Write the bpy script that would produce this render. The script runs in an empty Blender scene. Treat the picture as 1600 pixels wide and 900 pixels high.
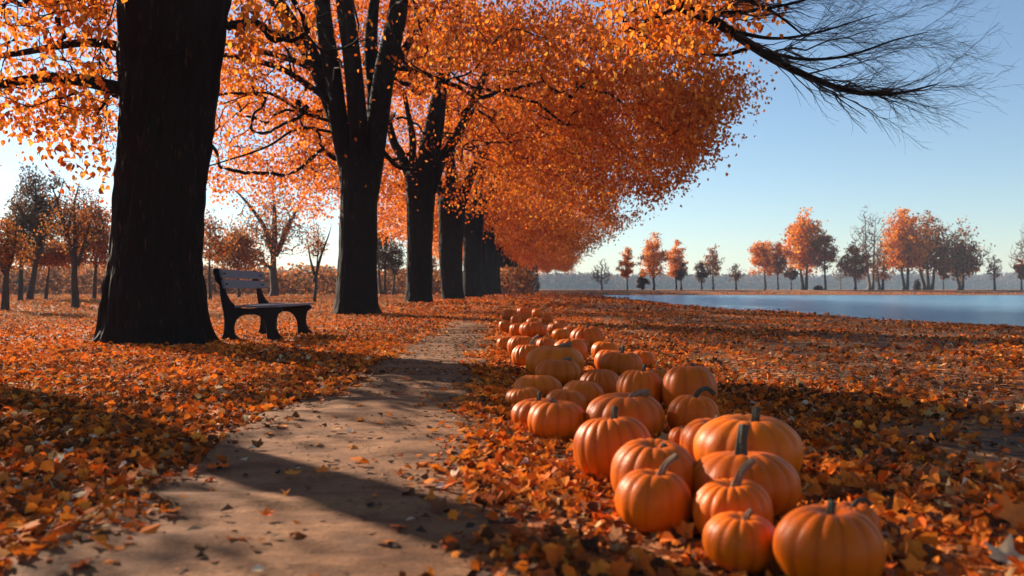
import bpy, math, numpy as np
from mathutils import Vector
R = math.radians
rng = np.random.default_rng(7)
C = bpy.context.scene.collection
F, CX, HY, CH = 1300.0, 800.0, 452.0, 0.75      # focal length in photo pixels, centre, horizon row, camera height
SUN_EL, SUN_AZ = 23.0, 46.0                      # degrees above horizon, degrees to the left of straight ahead

# ------------------------------------------------------------------ noise
def _h(ix, iy, iz, s):
    n = (ix.astype(np.int64)*374761393 + iy.astype(np.int64)*668265263 + iz.astype(np.int64)*2147483647 + s*974634777) & 0xffffffff
    n = ((n ^ (n >> 13))*1274126177) & 0xffffffff
    n = ((n ^ (n >> 16))*2246822519) & 0xffffffff
    return ((n ^ (n >> 15)) & 0xffffff)/float(0xffffff)
def noise3(x, y, z, s=0):
    x, y, z = np.broadcast_arrays(np.asarray(x, float), np.asarray(y, float), np.asarray(z, float))
    ix, iy, iz = np.floor(x), np.floor(y), np.floor(z)
    fx, fy, fz = x-ix, y-iy, z-iz
    fx, fy, fz = fx*fx*(3-2*fx), fy*fy*(3-2*fy), fz*fz*(3-2*fz)
    ix, iy, iz = ix.astype(np.int64), iy.astype(np.int64), iz.astype(np.int64)
    r = 0
    for a in (0, 1):
        for b in (0, 1):
            for c in (0, 1):
                w = (fx if a else 1-fx)*(fy if b else 1-fy)*(fz if c else 1-fz)
                r = r + w*_h(ix+a, iy+b, iz+c, s)
    return r
def noise2(x, y, s=0): return noise3(x, y, np.zeros(1), s)
def smooth(t): t = np.clip(t, 0, 1); return t*t*(3-2*t)

# ------------------------------------------------------------------ terrain
_SY = [-20, 5, 12, 18, 24, 32, 43, 81, 125, 150]; _SX = [42, 19, 13.0, 10.4, 10.0, 9.1, 8.8, 9.8, 10.4, 11]
def shore(Y): return np.interp(Y, _SY, _SX) + 0.5*(noise2(Y*.5, Y*0+3, 5)-.5) + .25*(noise2(Y*2, Y*0+1, 6)-.5)
def ter(X, Y):
    X = np.asarray(X, float); Y = np.asarray(Y, float)
    z = .2*smooth((Y-14)/19.)*(1-smooth((X-4)/4.))
    z = z + .035*(noise2(X*1.3, Y*1.3, 1)-.5)*smooth((np.abs(X+.78)-.55)/.5)*smooth((20-np.abs(Y))/4.)
    ins = np.minimum(X-shore(Y), 124-Y)
    z = np.where(Y > 124, z + .63*smooth((Y-124)/24.)*(1-z/.63), z)
    lk = smooth((ins+1.1)/3.2)
    z = np.where(ins > -1.1, z*(1-lk) - .62*lk, z)
    return z
def tz(x, y): return float(ter(np.array([float(x)]), np.array([float(y)]))[0])
def at(px, py):                                  # photo pixel -> point on the terrain
    lo, hi = 1.0, 400.0
    for _ in range(50):
        m = (lo+hi)/2; z = tz((px-CX)/F*m, m)
        if HY + (CH-z)*F/m > py: lo = m
        else: hi = m
    return (px-CX)/F*lo, lo, tz((px-CX)/F*lo, lo)
def pp(px, py, Y): return ((px-CX)*Y/F, Y, CH+(HY-py)*Y/F)

# ------------------------------------------------------------------ mesh helpers
def tag(o, label=None, cat=None, group=None, kind=None):
    if label: o['label'] = label
    if cat: o['category'] = cat
    if group: o['group'] = group
    if kind: o['kind'] = kind
    return o
def empty(name, loc, rz=0):
    o = bpy.data.objects.new(name, None); C.objects.link(o); o.location = loc; o.rotation_euler = (0, 0, rz); o.empty_display_size = .2
    return o
def mesh_obj(name, verts, faces_flat, totals, mat, parent=None, smooth_=True, tint=None, shift=None):
    """verts (V,3), faces_flat loop indices, totals verts per face"""
    verts = np.asarray(verts, np.float32)
    if shift is not None: verts = verts - np.asarray(shift, np.float32)
    me = bpy.data.meshes.new(name)
    me.vertices.add(len(verts)); me.vertices.foreach_set('co', verts.ravel())
    fl = np.asarray(faces_flat, np.int32).ravel(); totals = np.asarray(totals, np.int32)
    me.loops.add(len(fl)); me.loops.foreach_set('vertex_index', fl)
    me.polygons.add(len(totals))
    st = np.zeros(len(totals), np.int32); st[1:] = np.cumsum(totals)[:-1]
    me.polygons.foreach_set('loop_start', st)
    me.polygons.foreach_set('loop_total', totals)
    me.polygons.foreach_set('use_smooth', np.full(len(totals), smooth_, bool))
    me.update(calc_edges=True)
    if tint is not None:
        a = me.attributes.new('tint', 'FLOAT_COLOR', 'FACE')
        t = np.ones((len(totals), 4), np.float32); t[:, :3] = tint
        a.data.foreach_set('color', t.ravel())
    me.materials.append(mat)
    o = bpy.data.objects.new(name, me); C.objects.link(o)
    if parent is not None: o.parent = parent
    return o
class MB:
    def __init__(s): s.v = []; s.f = []; s.t = []; s.n = 0
    def add(s, v, f):
        v = np.asarray(v, float); f = np.asarray(f)
        s.v.append(v); s.f.append((f+s.n).ravel()); s.t.append(np.full(len(f), f.shape[1])); s.n += len(v)
    def build(s, name, mat, parent=None, **k):
        return mesh_obj(name, np.concatenate(s.v), np.concatenate(s.f), np.concatenate(s.t), mat, parent, **k)
def grid_faces(nr, nc, wrap):
    i = np.arange(nr-1)[:, None]; j = np.arange(nc if wrap else nc-1)[None, :]
    a = i*nc+j; b = i*nc+(j+1) % nc; c = (i+1)*nc+(j+1) % nc; d = (i+1)*nc+j
    return np.stack([a, b, c, d], -1).reshape(-1, 4)
def tubes(mb, P, Rr, k=5, cap=False):
    """P (N,m,3) centre lines, Rr (N,m) radii"""
    P = np.asarray(P, float); Rr = np.asarray(Rr, float)
    if P.ndim == 2: P = P[None]; Rr = Rr[None]
    N, m, _ = P.shape
    T = np.gradient(P, axis=1); T /= np.linalg.norm(T, axis=2, keepdims=True)+1e-9
    ref = np.where(np.abs(T[:, :1, 2:3]) > .8, np.array([1., 0, 0]), np.array([0, 0, 1.]))
    U = np.cross(np.broadcast_to(ref, T.shape), T); U /= np.linalg.norm(U, axis=2, keepdims=True)+1e-9
    W = np.cross(T, U)
    th = np.arange(k)*2*np.pi/k
    V = P[:, :, None] + Rr[:, :, None, None]*(U[:, :, None]*np.cos(th)[None, None, :, None] + W[:, :, None]*np.sin(th)[None, None, :, None])
    f = grid_faces(m, k, True)
    fa = (f[None] + (np.arange(N)*m*k)[:, None, None]).reshape(-1, 4)
    mb.add(V.reshape(-1, 3), fa)
def resample(pts, rad, n):
    pts = np.asarray(pts, float); m = len(pts)
    # catmull-rom through the points
    t = np.linspace(0, m-1, n); i = np.clip(t.astype(int), 0, m-2); u = (t-i)[:, None]
    p = np.vstack([2*pts[0]-pts[1], pts, 2*pts[-1]-pts[-2]])
    a, b, c, d = p[i], p[i+1], p[i+2], p[i+3]
    q = .5*((2*b)+(-a+c)*u+(2*a-5*b+4*c-d)*u*u+(-a+3*b-3*c+d)*u**3)
    return q, np.interp(t, np.arange(m), rad)
def box(mb, x0, x1, y0, y1, z0, z1):
    v = [(x, y, z) for x in (x0, x1) for y in (y0, y1) for z in (z0, z1)]
    mb.add(v, [(0, 1, 3, 2), (4, 6, 7, 5), (0, 4, 5, 1), (2, 3, 7, 6), (0, 2, 6, 4), (1, 5, 7, 3)])

# ------------------------------------------------------------------ leaves
def tpl(kind):
    if kind == 'ovate':
        v = [(0, 0, 0), (.30, .22, .07), (.37, .52, .09), (.17, .83, .03), (0, 1.05, -.1), (-.17, .83, .03), (-.37, .52, .09), (-.30, .22, .07)]
        f = [(0, 1, 2, 3), (0, 3, 4, 5), (0, 5, 6, 7)]; flat = sum([list(q) for q in f], []); tot = [4, 4, 4]
    elif kind == 'quad':
        v = [(0, 0, 0), (.42, .5, .07), (0, 1, -.08), (-.42, .5, .07)]; flat = [0, 1, 2, 3]; tot = [4]
    elif kind == 'maple':
        pol = [(-90, .5), (-62, .36), (-30, .52), (2, .42), (22, .66), (55, .46), (90, .74), (125, .44), (158, .66), (178, .42), (210, .52), (242, .36)]
        v = [(0, 0, 0)] + [(r*math.cos(R(a)), r*math.sin(R(a)), .22*(r-.3)) for a, r in pol]
        flat = []; n = len(pol)
        for i in range(n): flat += [0, 1+i, 1+(i+1) % n]
        tot = [3]*n
    v = np.array(v, float)
    if kind != 'maple': v[:, 1] -= .1
    return v, np.array(flat), np.array(tot)
def frames(n, ax):
    """n normals (N,3), ax approximate leaf axis -> (N,3,3) columns x,y,z"""
    n = n/(np.linalg.norm(n, axis=1, keepdims=True)+1e-9)
    x = np.cross(ax, n); x /= np.linalg.norm(x, axis=1, keepdims=True)+1e-9
    y = np.cross(n, x)
    return np.stack([x, y, n], 2)
def leaves(name, pos, size, fr, kind, col, mat, parent=None, curl=None, shift=None):
    v, fl, tot = tpl(kind); N = len(pos)
    V = np.broadcast_to(v, (N,)+v.shape).copy()
    if curl is not None: V[:, :, 2] *= curl[:, None]
    V *= size[:, None, None]
    W = np.einsum('nij,nkj->nki', fr, V) + pos[:, None]
    F_ = (fl[None] + (np.arange(N)*len(v))[:, None]).ravel()
    tint = np.repeat(col, len(tot), 0)
    return mesh_obj(name, W.reshape(-1, 3), F_, np.tile(tot, N), mat, parent, False, tint, shift)
def palette(n, cols, w, var=.18, rg=rng):
    cols = np.array(cols); i = rg.choice(len(cols), n, p=np.array(w)/sum(w))
    return np.clip(cols[i]*(1+var*rg.standard_normal((n, 1)))*(1+.06*rg.standard_normal((n, 3))), .002, .9)

# ------------------------------------------------------------------ materials
def nt(name):
    m = bpy.data.materials.new(name); m.use_nodes = True; t = m.node_tree
    for n in list(t.nodes): t.nodes.remove(n)
    out = t.nodes.new('ShaderNodeOutputMaterial')
    def N(ty, **k):
        n = t.nodes.new(ty)
        for a, b in k.items():
            if a.startswith('i_'):
                key = a[2:].replace('_', ' ')
                n.inputs[int(key) if key.isdigit() else key].default_value = b
            else: setattr(n, a, b)
        return n
    return m, t, N, t.links.new, out
def ramp(n, stops):
    e = n.color_ramp.elements
    while len(e) > 1: e.remove(e[0])
    e[0].position = stops[0][0]; e[0].color = (*stops[0][1], 1)
    for p, c in stops[1:]:
        q = e.new(p); q.color = (*c, 1)
    return n
def leaf_mat(name, trans, rough=.55, noise_s=60, spec=.3):
    m, t, N, L, out = nt(name)
    at_ = N('ShaderNodeAttribute', attribute_name='tint')
    tc = N('ShaderNodeTexCoord'); no = N('ShaderNodeTexNoise', i_Scale=noise_s, i_Detail=3.0); L(tc.outputs['Object'], no.inputs['Vector'])
    mr = N('ShaderNodeMapRange', i_3=.7, i_4=1.25); L(no.outputs['Fac'], mr.inputs[0])
    mu = N('ShaderNodeVectorMath', operation='SCALE'); L(at_.outputs['Color'], mu.inputs[0]); L(mr.outputs[0], mu.inputs['Scale'])
    p = N('ShaderNodeBsdfPrincipled', i_Roughness=rough); p.inputs['Specular IOR Level'].default_value = spec; L(mu.outputs[0], p.inputs['Base Color'])
    tr = N('ShaderNodeBsdfTranslucent'); L(mu.outputs[0], tr.inputs['Color'])
    mx = N('ShaderNodeMixShader', i_0=trans); L(p.outputs[0], mx.inputs[1]); L(tr.outputs[0], mx.inputs[2]); L(mx.outputs[0], out.inputs[0])
    return m
def bark_mat(name, c0, c1, sc=6.0, bump=1.0):
    m, t, N, L, out = nt(name)
    tc = N('ShaderNodeTexCoord'); mp = N('ShaderNodeMapping'); mp.inputs['Scale'].default_value = (sc*1.5, sc*1.5, sc*.36); L(tc.outputs['Object'], mp.inputs[0])
    v = N('ShaderNodeTexNoise', i_Scale=2.2, i_Detail=6.0, i_Roughness=.65); v.noise_type = 'RIDGED_MULTIFRACTAL'; L(mp.outputs[0], v.inputs['Vector'])
    n2 = N('ShaderNodeTexNoise', i_Scale=14.0, i_Detail=4.0); L(tc.outputs['Object'], n2.inputs['Vector'])
    mi = N('ShaderNodeMath', operation='MULTIPLY'); L(v.outputs['Fac'], mi.inputs[0]); L(n2.outputs['Fac'], mi.inputs[1])
    cr = ramp(N('ShaderNodeValToRGB'), [(.1, c0), (.6, c1)]); L(mi.outputs[0], cr.inputs[0])
    b = N('ShaderNodeBump', i_Strength=bump, i_Distance=.03); L(v.outputs['Fac'], b.inputs['Height'])
    p = N('ShaderNodeBsdfPrincipled', i_Roughness=.9); p.inputs['Specular IOR Level'].default_value = .15
    L(cr.outputs[0], p.inputs['Base Color']); L(b.outputs[0], p.inputs['Normal']); L(p.outputs[0], out.inputs[0])
    return m
def plain(name, c, rough=.6, var=.25, ns=20, bump=.1, spec=.4, stretch=(1, 1, 1)):
    m, t, N, L, out = nt(name)
    tc = N('ShaderNodeTexCoord'); mp = N('ShaderNodeMapping'); mp.inputs['Scale'].default_value = stretch; L(tc.outputs['Object'], mp.inputs[0])
    no = N('ShaderNodeTexNoise', i_Scale=ns, i_Detail=6.0, i_Roughness=.65); L(mp.outputs[0], no.inputs['Vector'])
    cr = ramp(N('ShaderNodeValToRGB'), [(.3, tuple(x*(1-var) for x in c)), (.7, tuple(min(1, x*(1+var)) for x in c))]); L(no.outputs['Fac'], cr.inputs[0])
    b = N('ShaderNodeBump', i_Strength=bump*4, i_Distance=.004); L(no.outputs['Fac'], b.inputs['Height'])
    p = N('ShaderNodeBsdfPrincipled', i_Roughness=rough); p.inputs['Specular IOR Level'].default_value = spec
    L(cr.outputs[0], p.inputs['Base Color']); L(b.outputs[0], p.inputs['Normal']); L(p.outputs[0], out.inputs[0])
    return m
M = {}
M['leaf'] = leaf_mat('crown_leaf', .5, .6, noise_s=2.0, spec=.15)
M['litter'] = leaf_mat('fallen_leaf', .22, .8, noise_s=30, spec=.12)
M['wood'] = leaf_mat('wood_mass_leaf', .45, .9, noise_s=1.0, spec=.05)
M['bark'] = bark_mat('dark_bark', (.008, .0035, .002), (.10, .045, .025))
M['twig'] = plain('twig_bark', (.030, .018, .013), .9, ns=8)
M['far_bark'] = plain('far_bark', (.045, .035, .03), .9, ns=3)
M['pale_twig'] = plain('pale_twig', (.16, .13, .115), .9, ns=3)
M['iron'] = plain('black_cast_iron', (.012, .008, .007), .7, ns=60, bump=.3, spec=.2)
M['slat'] = plain('weathered_blue_grey_slat', (.12, .135, .165), .55, ns=8, bump=.3, stretch=(30, 1, 30))
M['stem'] = plain('pumpkin_stem', (.055, .050, .030), .8, var=.5, ns=40, bump=.6)
M['stem_brown'] = plain('pumpkin_stem_brown', (.17, .105, .06), .8, var=.45, ns=40, bump=.6)
def grass_mat():
    return leaf_mat('dry_grass_blade', .3, noise_s=5)
M['grass'] = grass_mat()

def pumpkin_mat(name, c_hi, c_lo):
    m, t, N, L, out = nt(name)
    at_ = N('ShaderNodeAttribute', attribute_name='rib')
    tc = N('ShaderNodeTexCoord'); oi = N('ShaderNodeObjectInfo')
    no = N('ShaderNodeTexNoise', i_Scale=9.0, i_Detail=6.0, i_Roughness=.6, noise_dimensions='4D'); L(tc.outputs['Object'], no.inputs['Vector']); L(oi.outputs['Random'], no.inputs['W'])
    n3 = N('ShaderNodeTexNoise', i_Scale=120.0, i_Detail=3.0); L(tc.outputs['Object'], n3.inputs['Vector'])
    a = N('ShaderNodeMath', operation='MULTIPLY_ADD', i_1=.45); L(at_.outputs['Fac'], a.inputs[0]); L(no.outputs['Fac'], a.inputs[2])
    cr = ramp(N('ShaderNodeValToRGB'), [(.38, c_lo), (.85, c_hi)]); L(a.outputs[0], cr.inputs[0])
    # broad blotches, pale where it lay on the ground, darker weathered skin elsewhere
    nb = N('ShaderNodeTexNoise', i_Scale=4.5, i_Detail=5.0, i_Roughness=.7, noise_dimensions='4D'); L(tc.outputs['Object'], nb.inputs['Vector']); L(oi.outputs['Random'], nb.inputs['W'])
    kb = N('ShaderNodeMapRange', i_1=.52, i_2=.72, i_3=0., i_4=.55); L(nb.outputs['Fac'], kb.inputs[0])
    mb_ = N('ShaderNodeMix', data_type='RGBA'); L(kb.outputs[0], mb_.inputs[0]); L(cr.outputs[0], mb_.inputs[6]); mb_.inputs[7].default_value = (c_lo[0]*.62, c_lo[1]*.75, c_lo[2]*2, 1)
    # freckles and a few scabs
    n4 = N('ShaderNodeTexVoronoi', i_Scale=26.0); L(tc.outputs['Object'], n4.inputs['Vector'])
    lt = N('ShaderNodeMath', operation='LESS_THAN', i_1=.07); L(n4.outputs['Distance'], lt.inputs[0])
    l2 = N('ShaderNodeMath', operation='MULTIPLY', i_1=.55); L(lt.outputs[0], l2.inputs[0])
    mx = N('ShaderNodeMix', data_type='RGBA'); L(l2.outputs[0], mx.inputs[0]); L(mb_.outputs[2], mx.inputs[6]); mx.inputs[7].default_value = (.30, .13, .035, 1)
    b = N('ShaderNodeBump', i_Strength=.5, i_Distance=.002); L(n3.outputs['Fac'], b.inputs['Height'])
    b2 = N('ShaderNodeBump', i_Strength=.35, i_Distance=.01); L(no.outputs['Fac'], b2.inputs['Height']); L(b.outputs[0], b2.inputs['Normal'])
    rr = N('ShaderNodeMapRange', i_3=.36, i_4=.52); L(no.outputs['Fac'], rr.inputs[0])
    p = N('ShaderNodeBsdfPrincipled'); L(rr.outputs[0], p.inputs['Roughness']); p.inputs['Specular IOR Level'].default_value = .15; p.inputs['Subsurface Weight'].default_value = .25; p.inputs['Subsurface Radius'].default_value = (1., .28, .05); p.inputs['Subsurface Scale'].default_value = .03
    L(mx.outputs[2], p.inputs['Base Color']); L(b2.outputs[0], p.inputs['Normal']); L(p.outputs[0], out.inputs[0])
    return m
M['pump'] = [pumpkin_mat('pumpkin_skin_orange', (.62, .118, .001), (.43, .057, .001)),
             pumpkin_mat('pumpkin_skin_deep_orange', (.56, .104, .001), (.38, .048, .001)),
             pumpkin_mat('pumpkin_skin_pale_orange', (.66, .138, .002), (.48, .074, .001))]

def ground_mat():
    m, t, N, L, out = nt('leaf_strewn_ground')
    tc = N('ShaderNodeTexCoord')
    def vor(scale, off):
        mp = N('ShaderNodeMapping'); mp.inputs['Location'].default_value = (off, off*1.7, 0); L(tc.outputs['Object'], mp.inputs[0])
        nw = N('ShaderNodeTexNoise', i_Scale=scale*1.5, i_Detail=2.0); L(mp.outputs[0], nw.inputs['Vector'])
        ad = N('ShaderNodeMix', data_type='VECTOR', i_0=.06/scale*4); L(mp.outputs[0], ad.inputs[4]); L(nw.outputs['Color'], ad.inputs[5])
        v = N('ShaderNodeTexVoronoi', i_Scale=scale, voronoi_dimensions='2D'); L(ad.outputs[1], v.inputs['Vector']); return v
    v1, v2 = vor(13, 0), vor(6, 3.3)
    sep = N('ShaderNodeSeparateColor'); L(v1.outputs['Color'], sep.inputs[0])
    sep2 = N('ShaderNodeSeparateColor'); L(v2.outputs['Color'], sep2.inputs[0])
    stops = [(0, (.020, .010, .005)), (.2, (.06, .022, .009)), (.38, (.20, .065, .016)), (.6, (.42, .105, .014)), (.82, (.62, .17, .022)), (1, (.46, .25, .11))]
    c1 = ramp(N('ShaderNodeValToRGB'), stops); L(sep.outputs[0], c1.inputs[0])
    c2 = ramp(N('ShaderNodeValToRGB'), stops); L(sep2.outputs[1], c2.inputs[0])
    m1 = N('ShaderNodeMix', data_type='RGBA'); L(sep.outputs[2], m1.inputs[0]); L(c1.outputs[0], m1.inputs[6]); L(c2.outputs[0], m1.inputs[7])
    # dry earth and thin grass showing through in patches
    n1 = N('ShaderNodeTexNoise', i_Scale=.55, i_Detail=7.0, i_Roughness=.62); L(tc.outputs['Object'], n1.inputs['Vector'])
    n2 = N('ShaderNodeTexNoise', i_Scale=28.0, i_Detail=5.0); L(tc.outputs['Object'], n2.inputs['Vector'])
    e = ramp(N('ShaderNodeValToRGB'), [(.3, (.045, .026, .013)), (.55, (.16, .085, .04)), (.8, (.28, .17, .09))]); L(n2.outputs['Fac'], e.inputs[0])
    sx = N('ShaderNodeSeparateXYZ'); L(tc.outputs['Object'], sx.inputs[0])
    rt = N('ShaderNodeMapRange', i_1=.5, i_2=3.0, i_3=-.12, i_4=.06); L(sx.outputs[0], rt.inputs[0])
    sm = N('ShaderNodeMath', operation='ADD'); L(n1.outputs['Fac'], sm.inputs[0]); L(rt.outputs[0], sm.inputs[1])
    k = N('ShaderNodeMapRange', i_1=.46, i_2=.62, i_3=0.0, i_4=.7); L(sm.outputs[0], k.inputs[0])
    m2 = N('ShaderNodeMix', data_type='RGBA'); L(k.outputs[0], m2.inputs[0]); L(m1.outputs[2], m2.inputs[6]); L(e.outputs[0], m2.inputs[7])
    # paler dry meadow beyond the lake and far to the left
    n5 = N('ShaderNodeTexNoise', i_Scale=.05, i_Detail=4.0); L(tc.outputs['Object'], n5.inputs['Vector'])
    e5 = ramp(N('ShaderNodeValToRGB'), [(.3, (.20, .10, .045)), (.7, (.34, .17, .07))]); L(n5.outputs['Fac'], e5.inputs[0])
    dist = N('ShaderNodeMapRange', i_1=100.0, i_2=175.0, i_3=0.0, i_4=.85); L(sx.outputs[1], dist.inputs[0])
    m3 = N('ShaderNodeMix', data_type='RGBA'); L(dist.outputs[0], m3.inputs[0]); L(m2.outputs[2], m3.inputs[6]); L(e5.outputs[0], m3.inputs[7])
    b = N('ShaderNodeBump', i_Strength=.9, i_Distance=.04); L(v1.outputs['Distance'], b.inputs['Height'])
    b2 = N('ShaderNodeBump', i_Strength=.7, i_Distance=.02); L(n2.outputs['Fac'], b2.inputs['Height']); L(b.outputs[0], b2.inputs['Normal'])
    p = N('ShaderNodeBsdfPrincipled', i_Roughness=.85); p.inputs['Specular IOR Level'].default_value = .2
    L(m3.outputs[2], p.inputs['Base Color']); L(b2.outputs[0], p.inputs['Normal']); L(p.outputs[0], out.inputs[0])
    return m
def path_mat():
    m, t, N, L, out = nt('trodden_earth_path')
    tc = N('ShaderNodeTexCoord'); mp = N('ShaderNodeMapping'); mp.inputs['Scale'].default_value = (.6, 1.5, 1); L(tc.outputs['Object'], mp.inputs[0])
    n1 = N('ShaderNodeTexNoise', i_Scale=3.2, i_Detail=9.0, i_Roughness=.68); L(mp.outputs[0], n1.inputs['Vector'])
    n2 = N('ShaderNodeTexNoise', i_Scale=70.0, i_Detail=5.0, i_Roughness=.7); L(tc.outputs['Object'], n2.inputs['Vector'])
    c1 = ramp(N('ShaderNodeValToRGB'), [(.28, (.06, .023, .010)), (.48, (.215, .090, .035)), (.78, (.36, .168, .070))]); L(n1.outputs['Fac'], c1.inputs[0])
    c2 = ramp(N('ShaderNodeValToRGB'), [(.3, (.45, .45, .45)), (.65, (1.15, 1.15, 1.15))]); L(n2.outputs['Fac'], c2.inputs[0])
    mu = N('ShaderNodeMix', data_type='RGBA', blend_type='MULTIPLY', i_0=.8); L(c1.outputs[0], mu.inputs[6]); L(c2.outputs[0], mu.inputs[7])
    v = N('ShaderNodeTexVoronoi', i_Scale=38.0, voronoi_dimensions='2D'); L(tc.outputs['Object'], v.inputs['Vector'])
    s = N('ShaderNodeSeparateColor'); L(v.outputs['Color'], s.inputs[0])
    g = N('ShaderNodeMath', operation='GREATER_THAN', i_1=.93); L(s.outputs[0], g.inputs[0])
    g2 = N('ShaderNodeMath', operation='LESS_THAN', i_1=.33); L(v.outputs['Distance'], g2.inputs[0])
    gg = N('ShaderNodeMath', operation='MULTIPLY'); L(g.outputs[0], gg.inputs[0]); L(g2.outputs[0], gg.inputs[1])
    gk = N('ShaderNodeMath', operation='MULTIPLY', i_1=.6); L(gg.outputs[0], gk.inputs[0])
    m2 = N('ShaderNodeMix', data_type='RGBA'); L(gk.outputs[0], m2.inputs[0]); L(mu.outputs[2], m2.inputs[6]); m2.inputs[7].default_value = (.09, .045, .022, 1)
    b = N('ShaderNodeBump', i_Strength=.8, i_Distance=.035); L(n1.outputs['Fac'], b.inputs['Height'])
    b2 = N('ShaderNodeBump', i_Strength=.6, i_Distance=.006); L(n2.outputs['Fac'], b2.inputs['Height']); L(b.outputs[0], b2.inputs['Normal'])
    p = N('ShaderNodeBsdfPrincipled', i_Roughness=.9); p.inputs['Specular IOR Level'].default_value = .2
    L(m2.outputs[2], p.inputs['Base Color']); L(b2.outputs[0], p.inputs['Normal']); L(p.outputs[0], out.inputs[0])
    return m
def water_mat():
    m, t, N, L, out = nt('lake_water')
    tc = N('ShaderNodeTexCoord'); mp = N('ShaderNodeMapping'); mp.inputs['Scale'].default_value = (.55, 1.0, 1); L(tc.outputs['Object'], mp.inputs[0])
    n1 = N('ShaderNodeTexNoise', i_Scale=2.6, i_Detail=9.0, i_Roughness=.72); L(mp.outputs[0], n1.inputs['Vector'])
    b = N('ShaderNodeBump', i_Strength=1.0, i_Distance=.5); L(n1.outputs['Fac'], b.inputs['Height'])
    p = N('ShaderNodeBsdfPrincipled', i_Roughness=.24); p.inputs['Base Color'].default_value = (.11, .28, .44, 1); p.inputs['IOR'].default_value = 1.33
    L(b.outputs[0], p.inputs['Normal']); L(p.outputs[0], out.inputs[0])
    return m

# ------------------------------------------------------------------ setting: ground, path, lake
def geo(a, b, n): return a*(b/a)**np.linspace(0, 1, n)
ys = np.concatenate([np.linspace(-14, 1.0, 40)[:-1], geo(1., 124, 330), 124+geo(.5, 26, 24), geo(160, 2600, 40)])
xp = np.concatenate([np.linspace(0, 16, 190), geo(16.3, 2600, 90)])
xs = np.concatenate([-xp[::-1][:-1], xp])
GX, GY = np.meshgrid(xs, ys)
GZ = ter(GX.ravel(), GY.ravel())
g = MB(); g.add(np.stack([GX.ravel(), GY.ravel(), GZ], 1), grid_faces(len(ys), len(xs), False))
tag(g.build('ground', ground_mat()), 'orange leaf strewn ground of the park', 'ground', kind='structure')

def edgeL(Y): return -1.27 + .10*(noise2(Y*.9, Y*0, 11)-.5) + .14*(noise2(Y*3.1, Y*0, 12)-.5) + .05*smooth((Y-12)/6)
def edgeR(Y): return np.interp(Y, [0, 2.2, 5, 9, 12.5, 17, 22], [-.10, -.17, -.28, -.40, -.45, -.66, -.85]) + .10*(noise2(Y*1.1, Y*0, 13)-.5) + .14*(noise2(Y*3.3, Y*0, 14)-.5)
py_ = np.concatenate([np.linspace(-6, 1, 30)[:-1], geo(1., 19.5, 520)])
u = np.linspace(0, 1, 70)
eL, eR = edgeL(py_)-.1, edgeR(py_)+.1
PX = eL[:, None]*(1-u)+eR[:, None]*u; PY = np.repeat(py_[:, None], 70, 1)
PZ = ter(PX.ravel(), PY.ravel()) + .010 - .006*np.repeat([(abs(2*u-1))**4], len(py_), 0).ravel()
_px, _py = PX.ravel(), PY.ravel()
PZ = PZ + .016*smooth((noise2(_px*2.2, _py*4.5, 81)-.45)/.4) + .008*noise2(_px*7, _py*13, 82) + .004*noise2(_px*22, _py*30, 83)
g = MB(); g.add(np.stack([PX.ravel(), PY.ravel(), PZ], 1), grid_faces(len(py_), 70, False))
tag(g.build('path', path_mat()), 'bare trodden earth path between the leaves', 'path', kind='structure')

g = MB(); wx = np.concatenate([np.linspace(8, 40, 20), geo(42, 900, 20)]); wy = np.linspace(-15, 137, 40)
WX, WY = np.meshgrid(wx, wy)
g.add(np.stack([WX.ravel(), WY.ravel(), np.full(WX.size, -.13)], 1), grid_faces(40, 40, False))
tag(g.build('water', water_mat()), 'rippled blue lake behind the leafy bank', 'lake', kind='structure')

# ------------------------------------------------------------------ sun geometry used when trees are thinned
sE, sA = R(SUN_EL), R(SUN_AZ)
sun_dir = np.array([-math.sin(sA)*math.cos(sE), math.cos(sA)*math.cos(sE), math.sin(sE)])
def ground_hit(P): return P[:, :2] - P[:, 2:3]/sun_dir[2]*sun_dir[None, :2]
def in_view(P, m=60):
    Y = np.maximum(P[:, 1], .5); px = CX+P[:, 0]/Y*F; py = HY-(P[:, 2]-CH)/Y*F
    return (P[:, 1] > .5) & (px > -m) & (px < 1600+m) & (py > -m) & (py < 960)
def keep_mask(P, rg, seen=.5, unseen=.06):  # crowns shaped for the light: leaves culled where their shadow would dim the ground
    """leaves dropped by view and by where their shadow lands, so sun reaches chosen ground"""
    G = ground_hit(P); v = in_view(P)
    lit = (G[:, 0] > -9) & (G[:, 0] < 11.5) & (G[:, 1] > 1.2) & (G[:, 1] < 45)
    pr = np.where(v, np.where(lit, seen, 1.0), np.where(lit, unseen, .25))
    Y = np.maximum(P[:, 1], .5); px = CX+P[:, 0]/Y*F; py = HY-(P[:, 2]-CH)/Y*F
    for x0, x1, y0, y1, yd, q in ((172, 372, -60, 560, 11.9, .0), (410, 545, -60, 200, 22.6, .25), (495, 640, -60, 330, 22.6, .06), (600, 700, 150, 460, 33.2, .1), (680, 775, 110, 270, 33.2, .15), (675, 745, 250, 460, 43.8, .35), (720, 840, 330, 460, 60, .4)):
        pr = np.where((px > x0) & (px < x1) & (py > y0) & (py < y1) & (P[:, 1] < yd), pr*q, pr)
    pz = (G[:, 0] > -1.4) & (G[:, 0] < 2.6) & (G[:, 1] > 1.5) & (G[:, 1] < 20)
    dk = ((G[:, 0] > 1.45) & (G[:, 0] < 4.5) & (G[:, 1] > .8) & (G[:, 1] < 4.4)) | ((G[:, 0] < -1.5) & (G[:, 0] > -4) & (G[:, 1] > 1.) & (G[:, 1] < 4.3))
    pr = np.where(dk, np.where(v, pr, 1.), np.where(pz, pr*.25, pr))      # unseen leaves all kept where their shadow darkens the near corners
    return rg.random(len(P)) < pr

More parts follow.
